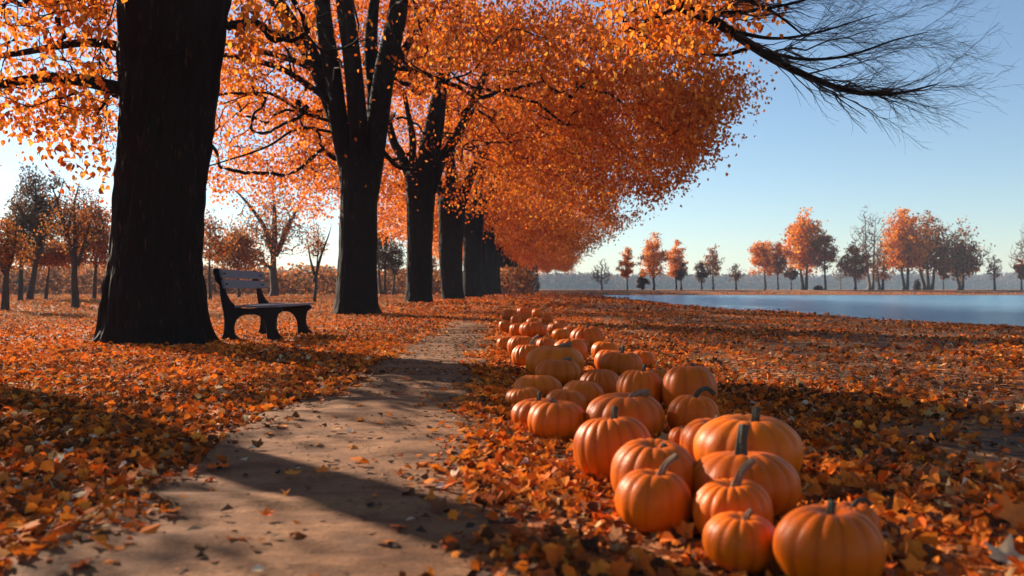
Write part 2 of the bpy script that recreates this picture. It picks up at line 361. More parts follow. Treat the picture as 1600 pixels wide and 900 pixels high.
# ------------------------------------------------------------------ trees
ORANGE = [(.76, .21, .020), (.84, .31, .040), (.60, .125, .010), (.40, .07, .007)]
OW = [.42, .2, .28, .10]
def grow(attr, nodes, ndir, rg, bend=.45, jit=.025):
    """connect each attractor to the nearest point of the growing tree by a curved twig"""
    N = len(attr); m = 6
    cap = len(nodes)+N*(m-1)
    X = np.empty((cap, 3)); D = np.empty((cap, 3)); own = np.full(cap, -1); k = len(nodes)
    X[:k] = nodes; D[:k] = ndir
    seg = np.zeros(cap, int)
    P = np.empty((N, m, 3)); par = np.empty(N, int); pj = np.empty(N, int)
    t = np.linspace(0, 1, m)[:, None]
    for i in range(N):
        a = attr[i]
        d = a-X[:k]; L = np.sqrt((d*d).sum(1))
        cosn = (d*D[:k]).sum(1)/(L+1e-6)
        j = int(np.argmin(L*(1.35-.45*cosn)))
        ln = L[j]; c = X[j]+D[j]*ln*bend
        q = X[j]*(1-t)**2+2*c*t*(1-t)+a*t*t
        q[1:-1] += rg.standard_normal((m-2, 3))*ln*jit
        P[i] = q; par[i] = own[j]; pj[i] = seg[j]
        dq = np.gradient(q, axis=0); dq /= np.linalg.norm(dq, axis=1, keepdims=True)+1e-9
        X[k:k+m-1] = q[1:]; D[k:k+m-1] = dq[1:]; own[k:k+m-1] = i; seg[k:k+m-1] = np.arange(1, m); k += m-1
    cnt = np.ones((N, m))
    for i in range(N-1, -1, -1):
        if par[i] >= 0: cnt[par[i], :pj[i]+1] += cnt[i, 0]
    return P, cnt
def limb_nodes(limbs, r0=0.):
    n, d = [], []
    for pts, rad in limbs:
        q, _ = resample(pts, rad, 14); dq = np.gradient(q, axis=0); dq /= np.linalg.norm(dq, axis=1, keepdims=True)+1e-9
        n.append(q[4:]); d.append(dq[4:])
    return np.concatenate(n), np.concatenate(d)
def trunk_mesh(mb, pts, rad, seed, nseg=72, n=120, ridge=.02, flare=.32, lobes=6, fh=.5):
    """tapered trunk with buttress roots and vertical bark ridges"""
    q, r = resample(pts, rad, n)
    th = np.linspace(0, 2*np.pi, nseg, endpoint=False)
    h = q[:, 2]-q[0, 2]
    TH, H = np.meshgrid(th, h)
    rg = np.random.default_rng(seed); ph = rg.random(4)*6.28
    lob = .5+.5*np.cos(TH*lobes+ph[0]+1.3*np.sin(TH*2+ph[1]))
    fl = flare*np.exp(-H/fh)*(.25+lob*1.1*np.exp(-H/fh*.5))
    swirl = TH + .12*np.sin(H*.8+ph[2])
    br = ridge*((noise3(np.cos(swirl)*9, np.sin(swirl)*9, H*1.3, seed)-.5)*1.3 + (noise3(np.cos(swirl)*22, np.sin(swirl)*22, H*3.2, seed+1)-.5))
    lump = .05*(noise3(np.cos(TH)*1.6, np.sin(TH)*1.6, H*.9, seed+2)-.5)
    RR = r[:, None]*(1+fl+lump)+br
    V = np.stack([q[:, 0:1]+RR*np.cos(TH), q[:, 1:2]+RR*np.sin(TH), np.repeat(q[:, 2:3], nseg, 1)], -1)
    mb.add(V.reshape(-1, 3), grid_faces(n, nseg, True))
def limb_mesh(mb, pts, rad, k=14, n=26):
    q, r = resample(pts, rad, n); L = len(q)
    q = q + .25*r[:, None]*np.sin(np.linspace(0, 9, L))[:, None]*np.array([.3, .3, 0])
    tubes(mb, q, r, k)

def crown_points(rg, n, base, Rl, Rr, zc, ze, H, drop=0.0):
    """points through an umbrella shaped crown: zc height of the underside at the trunk, ze at the rim"""
    a = rg.random(n*3)*2*np.pi; rho = np.sqrt(rg.random(n*3)*.97+.03)
    Rx = np.where(np.cos(a) > 0, Rr, Rl)
    x = np.cos(a)*rho*Rx; y = np.sin(a)*rho*min(Rr, 7.5)
    zb = ze+(zc-ze)*(1-rho**1.5); ztop = ze+1.2+(H-ze-1.2)*np.sqrt(np.clip(1-rho**2.2, 0, 1))
    t = rg.random(n*3)**1.25
    z = zb+t*(ztop-zb)
    fe = .84+.34*noise3(np.cos(a)*2.2+7, np.sin(a)*2.2, z*.55, int(base[1]))
    x = x*fe; y = y*fe; z = z+.9*(noise3(x*.5, y*.5, 0, int(base[1])+8)-.5)
    P = np.stack([x, y, z], 1)+base
    nz = noise3(P[:, 0]*.45, P[:, 1]*.45, P[:, 2]*.9, int(base[1])+3)
    P = P[nz > .41][:n]
    return P
def twig_and_leaves(mb, root, base, attr, limbs, rg, nl, lsize, kind, cols, w, spread=.3, tr=.0042, tk=4, pw=.5, mat=None, thin=True, lfrom=.45, seen=.5, name='crown', droop=.12, tmax=.14, bend=.45, jit=.025):
    nodes, nd = limb_nodes(limbs)
    c0 = np.array([base[0], base[1], nodes[:, 2].min()])
    order = np.argsort(np.linalg.norm(attr-c0, axis=1)); attr = attr[order]
    P, cnt = grow(attr, nodes, nd, rg, bend, jit)
    rad = np.minimum(tr*cnt**pw, tmax); rad[:, -1] = tr*.35
    ok = np.ones(len(P), bool)
    bar = ((P[:, :, 1] < base[1]) & (np.abs(P[:, :, 0]-base[0]-.2) < .85)).any(1)     # nothing thick crosses the near face of the trunk
    rad = np.where(bar[:, None], np.minimum(rad, .010), rad)
    tubes(mb, P, rad, tk)
    mb.build('trunk', mat or M['bark'], root, shift=base)
    if nl <= 0: return P
    N = len(P); nn = rg.poisson(nl, N); idx = np.repeat(np.arange(N), nn); T = len(idx)
    u_ = lfrom+(1-lfrom)*rg.random(T); f = u_*5; i0 = np.minimum(f.astype(int), 4); fr = (f-i0)[:, None]
    pos = P[idx, i0]*(1-fr)+P[idx, i0+1]*fr
    off = rg.standard_normal((T, 3))*spread; off[:, 2] *= .75
    pos = pos+off; pos[:, 2] -= droop*np.abs(rg.standard_normal(T))
    if thin: k = keep_mask(pos, rg, seen); pos = pos[k]; idx = idx[k]
    T = len(pos)
    ax = rg.standard_normal((T, 3))*.55+np.array([0, 0, -1.]); nrm = rg.standard_normal((T, 3)); nrm[:, 2] *= .7
    sz = lsize*(.65+.6*rg.random(T))
    col = palette(T, cols, w, rg=rg)
    leaves(name, pos, sz, frames(nrm, ax), kind, col, M['leaf'], root, curl=.5+1.5*rg.random(T), shift=base)
    return P

ROW = [  # px of the trunk foot, distance
 (240, 11.5), (558, 22.3), (655, 33), (708, 43.5), (737, 54), (757, 64.5), (771, 75), (781, 86), (789, 97), (796, 108),
 (802, 119), (807, 130), (811, 141), (815, 152), (819, 163), (822, 175), (825, 187), (828, 200)]
ORD = ['', '', '', '', 'fifth', 'sixth', 'seventh', 'eighth', 'ninth', 'tenth', 'eleventh', 'twelfth', 'thirteenth', 'fourteenth', 'fifteenth', 'sixteenth', 'seventeenth', 'last and farthest']
RL = ['massive dark ridged trunk beside the bench, the widest and first of the avenue',
      'second avenue tree, thick trunk splitting into four upright dark limbs behind the bench',
      'third avenue tree, dark trunk with one limb slanting up to the right',
      'fourth avenue tree, forked dark trunk between the slanting limb tree and the merged trunks']
def avenue_tree(k, px, Y):
    rg = np.random.default_rng(100+k)
    bx = (px-CX)*Y/F; bz = tz(bx, Y); base = np.array([bx, Y, bz])
    root = empty('avenue_tree', base)
    lab = RL[k] if k < 4 else f'{ORD[k]} orange leaved tree of the avenue, counted from the bench end'
    tag(root, lab, 'tree', 'avenue of orange trees along the path')
    mb = MB()
    def q(x, y, dy=0.): p = pp(x, y, Y); return (p[0], Y+dy, p[2])
    if k == 0:
        tp = [(bx, Y, -.15), (-4.95, Y, .08), (-4.93, Y, .5), (-4.91, Y, 1.2), (-4.85, Y, 2.1), (-4.74, Y, 3.4), (-4.66, Y, 4.75), (-4.62, Y, 5.4), (-4.6, Y, 6.0)]
        trunk_mesh(mb, tp, [.66, .655, .64, .60, .575, .61, .70, .72, .45], 1, 110, 200, ridge=.07, flare=.52, lobes=7, fh=.26)
        L = [([(-4.75, Y, 4.6), (-5.3, Y+.3, 6.0), (-6.3, Y+1, 8.2), (-7.0, Y+2, 10.5)], [.42, .34, .24, .1]),
             ([(-4.6, Y, 4.7), (-4.3, Y-.2, 6.3), (-4.0, Y-1.2, 8.6), (-3.9, Y-1.8, 11.5)], [.42, .34, .24, .1]),
             ([(-4.6, Y, 4.9), (-3.7, Y+.2, 6.3), (-2.4, Y+.6, 8.0), (-.9, Y+1.2, 9.6)], [.40, .3, .2, .08]),
             ([(-5.1, Y-.1, 3.45), (-6.2, Y-.3, 3.6), (-7.3, Y-.3, 3.4), (-8.6, Y-.1, 3.2)], [.10, .07, .045, .02]),
             ([(-5.1, Y, 4.0), (-6.0, Y+.3, 4.25), (-7.4, Y+.6, 4.15), (-9.0, Y+.6, 4.0)], [.09, .06, .04, .02]),
             # long bare limb that reaches over the path towards the lake
             ([(-4.6, Y, 5.1), (-2.6, 11.3, 5.9), (-.4, 11, 5.9), (1.5, 10.8, 5.1), *[pp(x, y, 10.6) for x, y in [(1050, 0), (1120, 35), (1200, 88), (1260, 118), (1330, 143), (1400, 146), (1462, 132)]]],
              [.20, .16, .13, .11, .078, .064, .050, .042, .034, .022, .008]),
             ([pp(1020, -40, 10.7), pp(1100, -12, 10.7), pp(1160, -2, 10.8), pp(1210, 20, 10.9), pp(1255, 55, 11)], [.07, .05, .035, .02, .01]),
             ([pp(1095, 84, 10.9), pp(1130, 86, 10.8), pp(1168, 76, 10.7)], [.016, .022, .028]),
             ([pp(1100, 22, 10.65), pp(1180, 16, 10.7), pp(1250, 2, 10.7), pp(1310, -20, 10.7)], [.03, .022, .016, .006]),
             ([pp(1185, 78, 10.6), pp(1250, 92, 10.5), pp(1320, 88, 10.4), pp(1400, 62, 10.4), pp(1450, 50, 10.4)], [.03, .021, .016, .01, .004]),
             ([pp(1140, 48, 10.6), pp(1210, 60, 10.7), pp(1280, 50, 10.8), pp(1370, 22, 10.8)], [.03, .02, .015, .005])]
    elif k == 1:
        tp = [(bx, Y, -.1), (bx, Y, bz+.05), q(557, 470), q(559, 400), q(560.5, 300), q(562, 255), q(563, 205)]
        trunk_mesh(mb, tp, [.60, .60, .55, .495, .49, .50, .18], 2, 80, 120, ridge=.03, flare=.34, lobes=6, fh=.35)
        L = [([q(557, 345), q(549, 275), q(531, 200), q(497, 105), q(450, 30), q(405, -40), q(360, -130)], [.30, .30, .265, .235, .22, .19, .1]),
             ([q(556, 350), q(548, 285), q(533, 200, -.2), q(522, 110, -.2), q(508, 30, -.2), q(500, -70, -.3), q(480, -190, -.4)], [.30, .29, .25, .235, .225, .19, .1]),
             ([q(562, 280), q(560, 180, -.3), q(552, 80, -.3), q(543, 0, -.4), q(540, -110, -.6), q(530, -230, -.6)], [.32, .25, .235, .225, .18, .08]),
             ([q(566, 345), q(576, 280), q(590, 190), q(603, 110), q(618, 40), q(630, -40), q(660, -150)], [.31, .31, .29, .28, .27, .21, .1]),
             ([q(570, 250, .5), q(580, 150, .5), q(575, 50, .5), q(585, -60, .5)], [.24, .2, .18, .1]),
             ([q(600, 130), q(640, 65), q(668, 30), q(720, -30)], [.15, .10, .08, .05]),
             ([q(530, 170, -.3), q(494, 144, -.4), q(440, 112, -.5), q(345, 92, -.6), q(250, 70, -.7)], [.12, .085, .075, .07, .04]),
             ([q(525, 130, -.3), q(460, 98, -.3), q(400, 84, -.4), q(335, 70, -.5)], [.09, .08, .07, .05]),
             ([q(530, 195, -.2), q(480, 180, -.3), q(420, 150, -.4), q(360, 170, -.6)], [.05, .04, .03, .015]),
             ([q(532, 210, -.2), q(470, 205, -.3), q(420, 235, -.4), q(325, 272, -.8)], [.045, .035, .03, .015]),
             ([q(597, 235), q(620, 258, .3), q(650, 262, .5)], [.07, .06, .04])]
    elif k == 2:
        tp = [(bx, Y, -.1), (bx, Y, bz+.05), q(655, 450), q(656, 380), q(657, 310), q(658, 275), q(662, 250)]
        trunk_mesh(mb, tp, [.52, .51, .50, .50, .56, .62, .45], 3, 64, 90, ridge=.03, flare=.34, lobes=5, fh=.4)
        L = [([q(645, 290), q(628, 245), q(616, 222), q(600, 170), q(560, 80)], [.22, .19, .17, .13, .05]),
             ([q(648, 290), q(645, 250), q(644, 212), q(630, 140)], [.2, .16, .14, .08]),
             ([q(660, 300), q(668, 230), q(682, 170), q(700, 90), q(715, 20), q(720, -80)], [.36, .34, .30, .25, .22, .1]),
             ([q(672, 300), q(690, 250), q(715, 210), q(738, 165), q(760, 110), q(800, 20)], [.26, .2, .19, .18, .13, .06]),
             ([q(668, 290, .4), q(680, 230, .4), q(690, 160, .4), q(690, 60, .4)], [.25, .2, .15, .1]),
             ([q(640, 240), q(612, 250), q(598, 240)], [.07, .06, .05])]
    elif k == 3:
        tp = [(bx, Y, -.1), (bx, Y, bz+.05), q(706, 445), q(704, 390), q(706, 340), q(706, 315), q(706, 295)]
        trunk_mesh(mb, tp, [.58, .58, .57, .62, .70, .72, .5], 4, 56, 80, ridge=.03, flare=.3, lobes=5, fh=.4)
        L = [([q(697, 325), q(688, 295), q(682, 272), q(670, 220)], [.28, .24, .2, .1]),
             ([q(705, 320), q(705, 275), q(702, 230), q(700, 120)], [.36, .34, .28, .12]),
             ([q(716, 325), q(729, 290), q(742, 262), q(775, 200), q(800, 120)], [.32, .27, .22, .15, .07]),
             ([q(745, 215), q(770, 190), q(800, 165)], [.15, .22, .2])]
    else:
        r = .62*(1+.15*rg.standard_normal()*.5); lean = rg.standard_normal(2)*.15
        fk = 5.0+rg.random()*.8
        tp = [(bx, Y, bz-.1), (bx, Y, bz+.05), (bx+lean[0]*.3, Y, bz+1.5), (bx+lean[0]*.6, Y, bz+3.2), (bx+lean[0], Y, fk), (bx+lean[0], Y, fk+1)]
        trunk_mesh(mb, tp, [r*.98, r*.97, r*.9, r*.88, r*1.1, r*.7], 5+k, 36, 40, ridge=.04, flare=.3, lobes=5, fh=.4)
        L = []
        for j in range(4):
            a = j*1.57+rg.random(); dx, dy = math.cos(a), math.sin(a)
            L.append(([(bx+lean[0], Y, fk-.6), (bx+lean[0]+dx*.9, Y+dy*.9, fk+1.6), (bx+dx*2.3, Y+dy*2.3, fk+4.3), (bx+dx*3.2, Y+dy*3.2, fk+7.5)], [.34, .27, .2, .08]))
    for pts, rad in L: limb_mesh(mb, pts, rad, 14 if k < 2 else 10, 40 if len(pts) > 6 else 24)
    # crown
    if k == 0:
        A = crown_points(rg, 520, base, 6.5, 8.0, 5.6, 3.6, 13)
        A = A[(A[:, 1] > 6.5)]
        # sprays that hang into the picture left of the trunk and over its right side
        B = []
        for x0, x1, y0, y1, n in [(-40, 190, -30, 150, 150), (0, 110, 130, 195, 26), (60, 190, 90, 185, 46), (120, 190, 190, 262, 13), (340, 560, -30, 70, 40), (960, 1120, -30, 60, 34), (1080, 1190, -20, 30, 20)]:
            px_, py2 = rg.uniform(x0, x1, n), rg.uniform(y0, y1, n); d = 11.2+rg.uniform(-1.2, 1.8, n)
            B.append(np.stack([(px_-CX)*d/F, d, CH+(HY-py2)*d/F], 1))
        A = np.concatenate([A]+B)
        twig_and_leaves(mb, root, base, A, L[:5]+L[5:6], rg, 66, .088, 'ovate', ORANGE, [.42, .26, .24, .08], .26, tr=.0036, tmax=.07, seen=.42)
        # fine bare twigs of the long limb
        rb = np.random.default_rng(5)
        mbb = MB()
        def spawn(par, prad, n, l0, l1, spread, bias, rf, m=7, t0=.1):
            i = rb.integers(0, len(par), n); u_ = t0+(1-t0)*rb.random(n); M_ = par.shape[1]; f = u_*(M_-1); j = np.minimum(f.astype(int), M_-2); w_ = (f-j)[:, None]
            p = par[i, j]*(1-w_)+par[i, j+1]*w_; d = par[i, j+1]-par[i, j]; d /= np.linalg.norm(d, axis=1, keepdims=True)+1e-9
            side = rb.standard_normal((n, 3))*np.array([.35, .55, 1.]); d = d+side*spread+np.array(bias); d /= np.linalg.norm(d, axis=1, keepdims=True)
            b_ = rb.standard_normal((n, 3))*np.array([.2, .25, .32])+np.array([.22, 0, .05]); ln = (l0+(l1-l0)*rb.random(n)**1.4)*(1.15-.5*u_)
            s_ = np.linspace(0, 1, m)[None, :, None]
            Q = p[:, None]+ln[:, None, None]*(d[:, None]*s_+b_[:, None]*s_**2*.55)
            Q[:, 1:] += rb.standard_normal((n, m-1, 3))*ln[:, None, None]*.012
            pr_ = prad[i, j]*rf; rr_ = pr_[:, None]*np.linspace(1, .35, m)[None]
            return Q, np.maximum(rr_, .0011)
        main = [resample(*L[q_], 30) for q_ in (5, 8, 9, 10, 6)]
        mp_ = []; mr_ = []
        for q_, r_ in main:
            k_ = np.linspace(12 if len(mp_) == 0 else 6, 29, 24); mp_.append(np.stack([np.interp(k_, np.arange(30), q_[:, c_]) for c_ in range(3)], 1)); mr_.append(np.interp(k_, np.arange(30), r_))
        mp_ = np.array(mp_)[[0, 0, 0, 1, 2, 2, 3, 3, 4]]; mr_ = np.array(mr_)[[0, 0, 0, 1, 2, 2, 3, 3, 4]]
        s1, r1 = spawn(mp_, mr_, 60, .5, 1.5, .52, (.2, 0, -.03), .30, 9)
        s2, r2 = spawn(np.concatenate([s1]), r1, 520, .25, .8, .50, (.15, 0, -.02), .55)
        s3, r3 = spawn(s2, r2, 2600, .10, .36, .55, (.1, 0, -.03), .6, 5)
        tubes(mbb, s1, r1, 5); tubes(mbb, s2, r2, 4); tubes(mbb, s3, r3, 3)
        mbb.build('bare_twigs', M['twig'], root, shift=base)
    else:
        ls = {1: .098, 2: .125, 3: .15}.get(k, .15+.010*(k-4)); n = {1: 1150, 2: 950, 3: 850}.get(k, 520 if k < 9 else 300)
        nlv = {1: 94, 2: 70, 3: 56}.get(k, 60)
        RRr = {1: 9.0, 2: 9.6, 3: 9.6}.get(k, 9.6); 
        zc, ze = {1: (6.4, 4.4), 2: (7.2, 4.2), 3: (6.6, 4.6)}.get(k, (5.4, 4.5))
        A = crown_points(rg, n, base, {1: 7.6, 2: 8.0}.get(k, 7.5), RRr, zc, ze, 15 if k > 1 else 14)
        if k == 1:
            B = []
            for x0, x1, y0, y1, m_ in [(300, 540, 150, 275, 110), (340, 480, 60, 200, 90), (1000, 1120, 30, 180, 60), (1080, 1185, 110, 168, 22), (1030, 1105, 170, 235, 22), (620, 800, 20, 150, 60), (470, 540, 230, 330, 18), (0, 200, 0, 120, 60)]:
                px_, py2 = rg.uniform(x0, x1, m_), rg.uniform(y0, y1, m_); d = Y+rg.uniform(-2, 2.5, m_)
                B.append(np.stack([(px_-CX)*d/F, d, CH+(HY-py2)*d/F], 1))
            A = np.concatenate([A]+B)
        if k == 2:
            B = []
            for x0, x1, y0, y1, m_ in [(990, 1080, 190, 285, 40), (700, 960, 150, 300, 120), (330, 640, 150, 300, 120)]:
                px_, py2 = rg.uniform(x0, x1, m_), rg.uniform(y0, y1, m_); d = Y+rg.uniform(-3, 3, m_)
                B.append(np.stack([(px_-CX)*d/F, d, CH+(HY-py2)*d/F], 1))
            A = np.concatenate([A]+B)
        twig_and_leaves(mb, root, base, A, L, rg, nlv, ls, 'ovate' if k < 3 else 'quad', ORANGE, OW, .34 if k < 4 else .45, seen={1: .28, 2: .34, 3: .38}.get(k, .48), tr=.0042, tmax=.075, tk=4 if k < 3 else 3)
for k, (px, Y) in enumerate(ROW): avenue_tree(k, px, Y)

# two-stemmed tree just outside the frame whose shadow crosses the path at the bottom
def shadow_tree():
    rg = np.random.default_rng(77)
    base = np.array([-5.9, 8.05, tz(-5.9, 8.05)]); root = empty('two_stemmed_tree', base)
    tag(root, 'slim two stemmed tree beside the frame whose shadow bands cross the near path', 'tree')
    mb = MB()
    trunk_mesh(mb, [(-5.9, 8.05, -.1), (-5.88, 8.03, .3), (-5.85, 8.0, 2.), (-5.7, 8.0, 4.5), (-5.7, 8, 7.5)], [.25, .24, .2, .17, .08], 50, 40, 60, ridge=.02, flare=.3)
    L = [([(-5.9, 8.0, .12), (-6.35, 7.75, .8), (-6.75, 7.45, 2.2), (-7.1, 7.3, 4.4), (-7.3, 7.2, 6.5)], [.17, .15, .13, .10, .04]),
         ([(-5.75, 8, 3.6), (-5.3, 7.8, 4.8), (-4.9, 7.6, 6.6)], [.1, .08, .03]),
         ([(-5.8, 8, 4.2), (-6.2, 8.5, 5.6), (-6.6, 9, 7.2)], [.1, .08, .03])]
    for pts, rad in L: limb_mesh(mb, pts, rad, 12)
    A = np.array([-6.0, 8, 6.3])+rg.standard_normal((110, 3))*np.array([1.3, 1.3, .9])
    A = np.concatenate([A, np.array([-8.15, 9.3, 3.6])+rg.standard_normal((95, 3))*np.array([.42, .6, .3])])  # leaf clump out of view, added to cast shade on the near left ground
    twig_and_leaves(mb, root, base, A, L, rg, 14, .1, 'quad', ORANGE, OW, .3, thin=False)
shadow_tree()

# ------------------------------------------------------------------ small trees of the far shore and the left field
BROWN = [(.28, .11, .035), (.42, .14, .022), (.15, .075, .035), (.52, .16, .018)]
DARK = [(.10, .055, .035), (.15, .075, .035), (.07, .045, .03)]
RUST = [(.42, .12, .02), (.30, .08, .015), (.55, .17, .025), (.20, .07, .02)]
def small_tree(name, label, cat, group, px, Y, ytop, wpx, style, seed, ybase=None, trunk_px=None, stems=1, y_crown=None, lean=0, fork=None):
    rg = np.random.default_rng(seed)
    bx = (px-CX)*Y/F; bz = tz(bx, Y); base = np.array([bx, Y, bz-.02]); s = Y/F
    H = CH+(HY-ytop)*s-bz; W = wpx*s
    root = empty(name, base); tag(root, label, cat, group)
    zb = bz+(H*.3 if y_crown is None else CH+(HY-y_crown)*s-bz)
    tr_ = (trunk_px or max(4, wpx*.09))*s*.5
    mb = MB(); L = []
    for j in range(stems):
        ox = (j-(stems-1)/2)*tr_*2.6; fa = (j-(stems-1)/2)*.12*W
        tp = [(bx+ox, Y, bz-.1), (bx+ox+.02*W, Y, bz+.06*H), (bx+ox+lean*W*.3+fa*.4, Y, bz+.22*H), (bx+ox+fa+lean*W*.6, Y+.02*W, bz+.55*H), (bx+ox+fa*1.3+lean*W*.8, Y, bz+.86*H)]
        rd = [tr_*1.35, tr_*1.1, tr_*.9, tr_*.5, tr_*.12]
        q, r = resample(tp, rd, 16); tubes(mb, q, r, 9); L.append((tp, rd))
    if fork:
        for pts, rr in fork:
            p3 = [pp(a, b, Y) for a, b in pts]; rd = list(np.linspace(rr, rr*.10, len(pts))*s)
            limb_mesh(mb, p3, rd, 8, 18); L.append((p3, rd))
    tk = M['pale_twig'] if style == 'pale' else M['far_bark']
    bare = style in ('bare', 'pale')
    n = int((420 if style == 'pale' else 260) if bare else 260 if style == 'airy' else 130); n = int(n*min(2.2, max(.5, wpx/45)))
    # crown volume: lumpy egg, several lobes
    d = rg.standard_normal((n, 3)); d /= np.linalg.norm(d, axis=1, keepdims=True)
    Hc = bz+H-zb; zc = zb+Hc*.42; o3 = rg.random(3)*50
    lump = .55+.85*noise3(d[:, 0]*1.9+o3[0], d[:, 1]*1.9+o3[1], d[:, 2]*1.9+o3[2], seed)
    rr_ = (rg.random(n)**.42)*lump
    A = np.stack([bx+lean*W*.5+d[:, 0]*rr_*W*.52*(1-.38*np.maximum(0, d[:, 2])), Y+d[:, 1]*rr_*W*.45, zc+d[:, 2]*rr_*np.where(d[:, 2] > 0, Hc*.60, Hc*.46)], 1)
    A[:, 2] = np.where(A[:, 2] < zb, zb+np.abs(A[:, 2]-zb)*.4, np.minimum(A[:, 2], bz+H*1.02))
    if bare:
        A = np.concatenate([A, A+rg.standard_normal(A.shape)*W*.06])
    cols, w = {'orange': ([(.76, .23, .008), (.84, .33, .015), (.56, .14, .006), (.30, .07, .008)], [.4, .25, .25, .1]), 'rust': (RUST, [.4, .3, .15, .15]), 'dark': (DARK, [1, 1, 1]),
               'brown': (BROWN, [1, 1, 1, .6]), 'airy': ([(.45, .15, .03), (.25, .09, .03), (.60, .2, .03)], [1, 1, .5]), 'bare': (BROWN, [1, 1, 1, .5]), 'pale': (BROWN, [1, 1, 1, .3])}[style]
    nl = {'orange': 34, 'rust': 30, 'dark': 24, 'brown': 17, 'airy': 4, 'bare': 1.5, 'pale': 0}[style]; yrel = None
    lw = max(2.2, min(3.4, wpx*.055))*s*1.1
    twig_and_leaves(mb, root, base, A, L, rg, nl, lw, 'quad', cols, w, W*.055+.05, tr=max((.30 if style == 'pale' else .2)*s, .006) if bare else (.34 if style == 'airy' else .22)*s, tk=3, pw=.40, bend=.28, jit=.012, mat=tk, thin=False, droop=.0, lfrom=.5, tmax=tr_*.6)
    return root
FS = 'trees on the far shore of the lake'
far = [  # px, ytop, width, style, crown base row, trunk px, stems, name, label
 (940, 405, 34, 'pale', 442, 4, 1, 'bare_tree', 'pale leafless tree, first on the far shore right of the avenue'),
 (980, 382, 24, 'orange', 428, 3, 1, 'autumn_tree', 'narrow orange tree on a thin dark stem, just right of the pale leafless tree'),
 (1004, 422, 19, 'dark', 446, 3, 1, 'small_tree', 'small dark bushy tree between the narrow orange tree and the round orange pair'),
 (1021, 368, 44, 'orange', 424, 5, 1, 'autumn_tree', 'tall round orange tree, larger of the orange pair behind the shore bushes'),
 (1056, 374, 36, 'orange', 428, 4, 1, 'autumn_tree', 'orange tree with a brown lower right side, second of the orange pair'),
 (1064, 408, 20, 'dark', 432, 4, 1, 'small_tree', 'dark low crowned tree standing against the orange pair'),
 (1096, 408, 22, 'dark', 434, 4, 1, 'small_tree', 'short dark tree, left of the taller brown sparse one'),
 (1114, 384, 32, 'brown', 424, 4, 1, 'sparse_tree', 'sparse dark brown tree standing alone between two short dark ones'),
 (1150, 412, 20, 'bare', 436, 4, 1, 'bare_tree', 'short leafless dark tree midway between the sparse brown and bright orange trees'),
 (1195, 370, 46, 'orange', 422, 5, 1, 'autumn_tree', 'round orange tree, leftmost of the large lakeside cluster'),
 (1215, 380, 32, 'rust', 422, 4, 1, 'autumn_tree', 'rust orange tree tucked between the round and the tallest orange trees'),
 (1236, 415, 20, 'dark', 430, 3, 1, 'small_tree', 'small dark tree under the left edge of the tallest orange crown'),
 (1256, 330, 70, 'orange', 418, 6, 2, 'autumn_tree', 'tallest bright orange tree on two close stems at the lakeside'),
 (1289, 354, 42, 'rust', 416, 5, 1, 'autumn_tree', 'rust tree with a bare right side, right of the tallest orange tree'),
 (1313, 398, 26, 'pale', 440, 2.5, 1, 'bare_tree', 'thin pale leafless tree in the gap right of the rust tree'),
 (1336, 378, 46, 'rust', 430, 5, 1, 'autumn_tree', 'brownish orange tree in front of the tall pale leafless ones'),
 (1360, 322, 66, 'pale', 420, 6, 2, 'bare_tree', 'tall pale leafless tree between two orange crowns'),
 (1376, 385, 34, 'brown', 432, 6, 2, 'sparse_tree', 'dark stemmed tree with brown leaves at the foot of the tall leafless tree'),
 (1414, 332, 74, 'orange', 416, 6, 2, 'autumn_tree', 'broad bright orange tree on two stems beside the dark vase shaped tree'),
 (1449, 336, 74, 'brown', 415, 7, 3, 'sparse_tree', 'dark brown vase shaped tree with several fanning stems'),
 (1474, 400, 18, 'rust', 430, 2.5, 1, 'autumn_tree', 'thin small orange tree right of the vase shaped tree'),
 (1500, 352, 82, 'bare', 428, 6, 2, 'bare_tree', 'wide spreading bare tree, last of the large lakeside cluster'),
 (1501, 376, 54, 'brown', 428, 4, 1, 'sparse_tree', 'low brown leaved tree under the wide bare crown'),
 (1554, 396, 24, 'bare', 434, 5, 1, 'bare_tree', 'stunted bare tree alone on the shore, before the one the frame cuts'),
 (1602, 350, 46, 'pale', 430, 4, 1, 'bare_tree', 'leafless tree cut by the frame at the end of the far shore'),
 (1596, 402, 20, 'rust', 430, 4, 1, 'autumn_tree', 'slim rust tree cut by the frame at the end of the far shore')]
for i, (px, yt, w, st, yc, tp_, ns, nm, lab) in enumerate(far):
    small_tree(nm, lab, 'tree', FS, px, 149+(i*7 % 5)*1.3+(4 if st in ('pale', 'dark') else 0), yt, w, st, 300+i, trunk_px=tp_*.72, stems=ns, y_crown=yc+(5 if st not in ('bare', 'pale') else 2))
LF = 'trees across the left field'
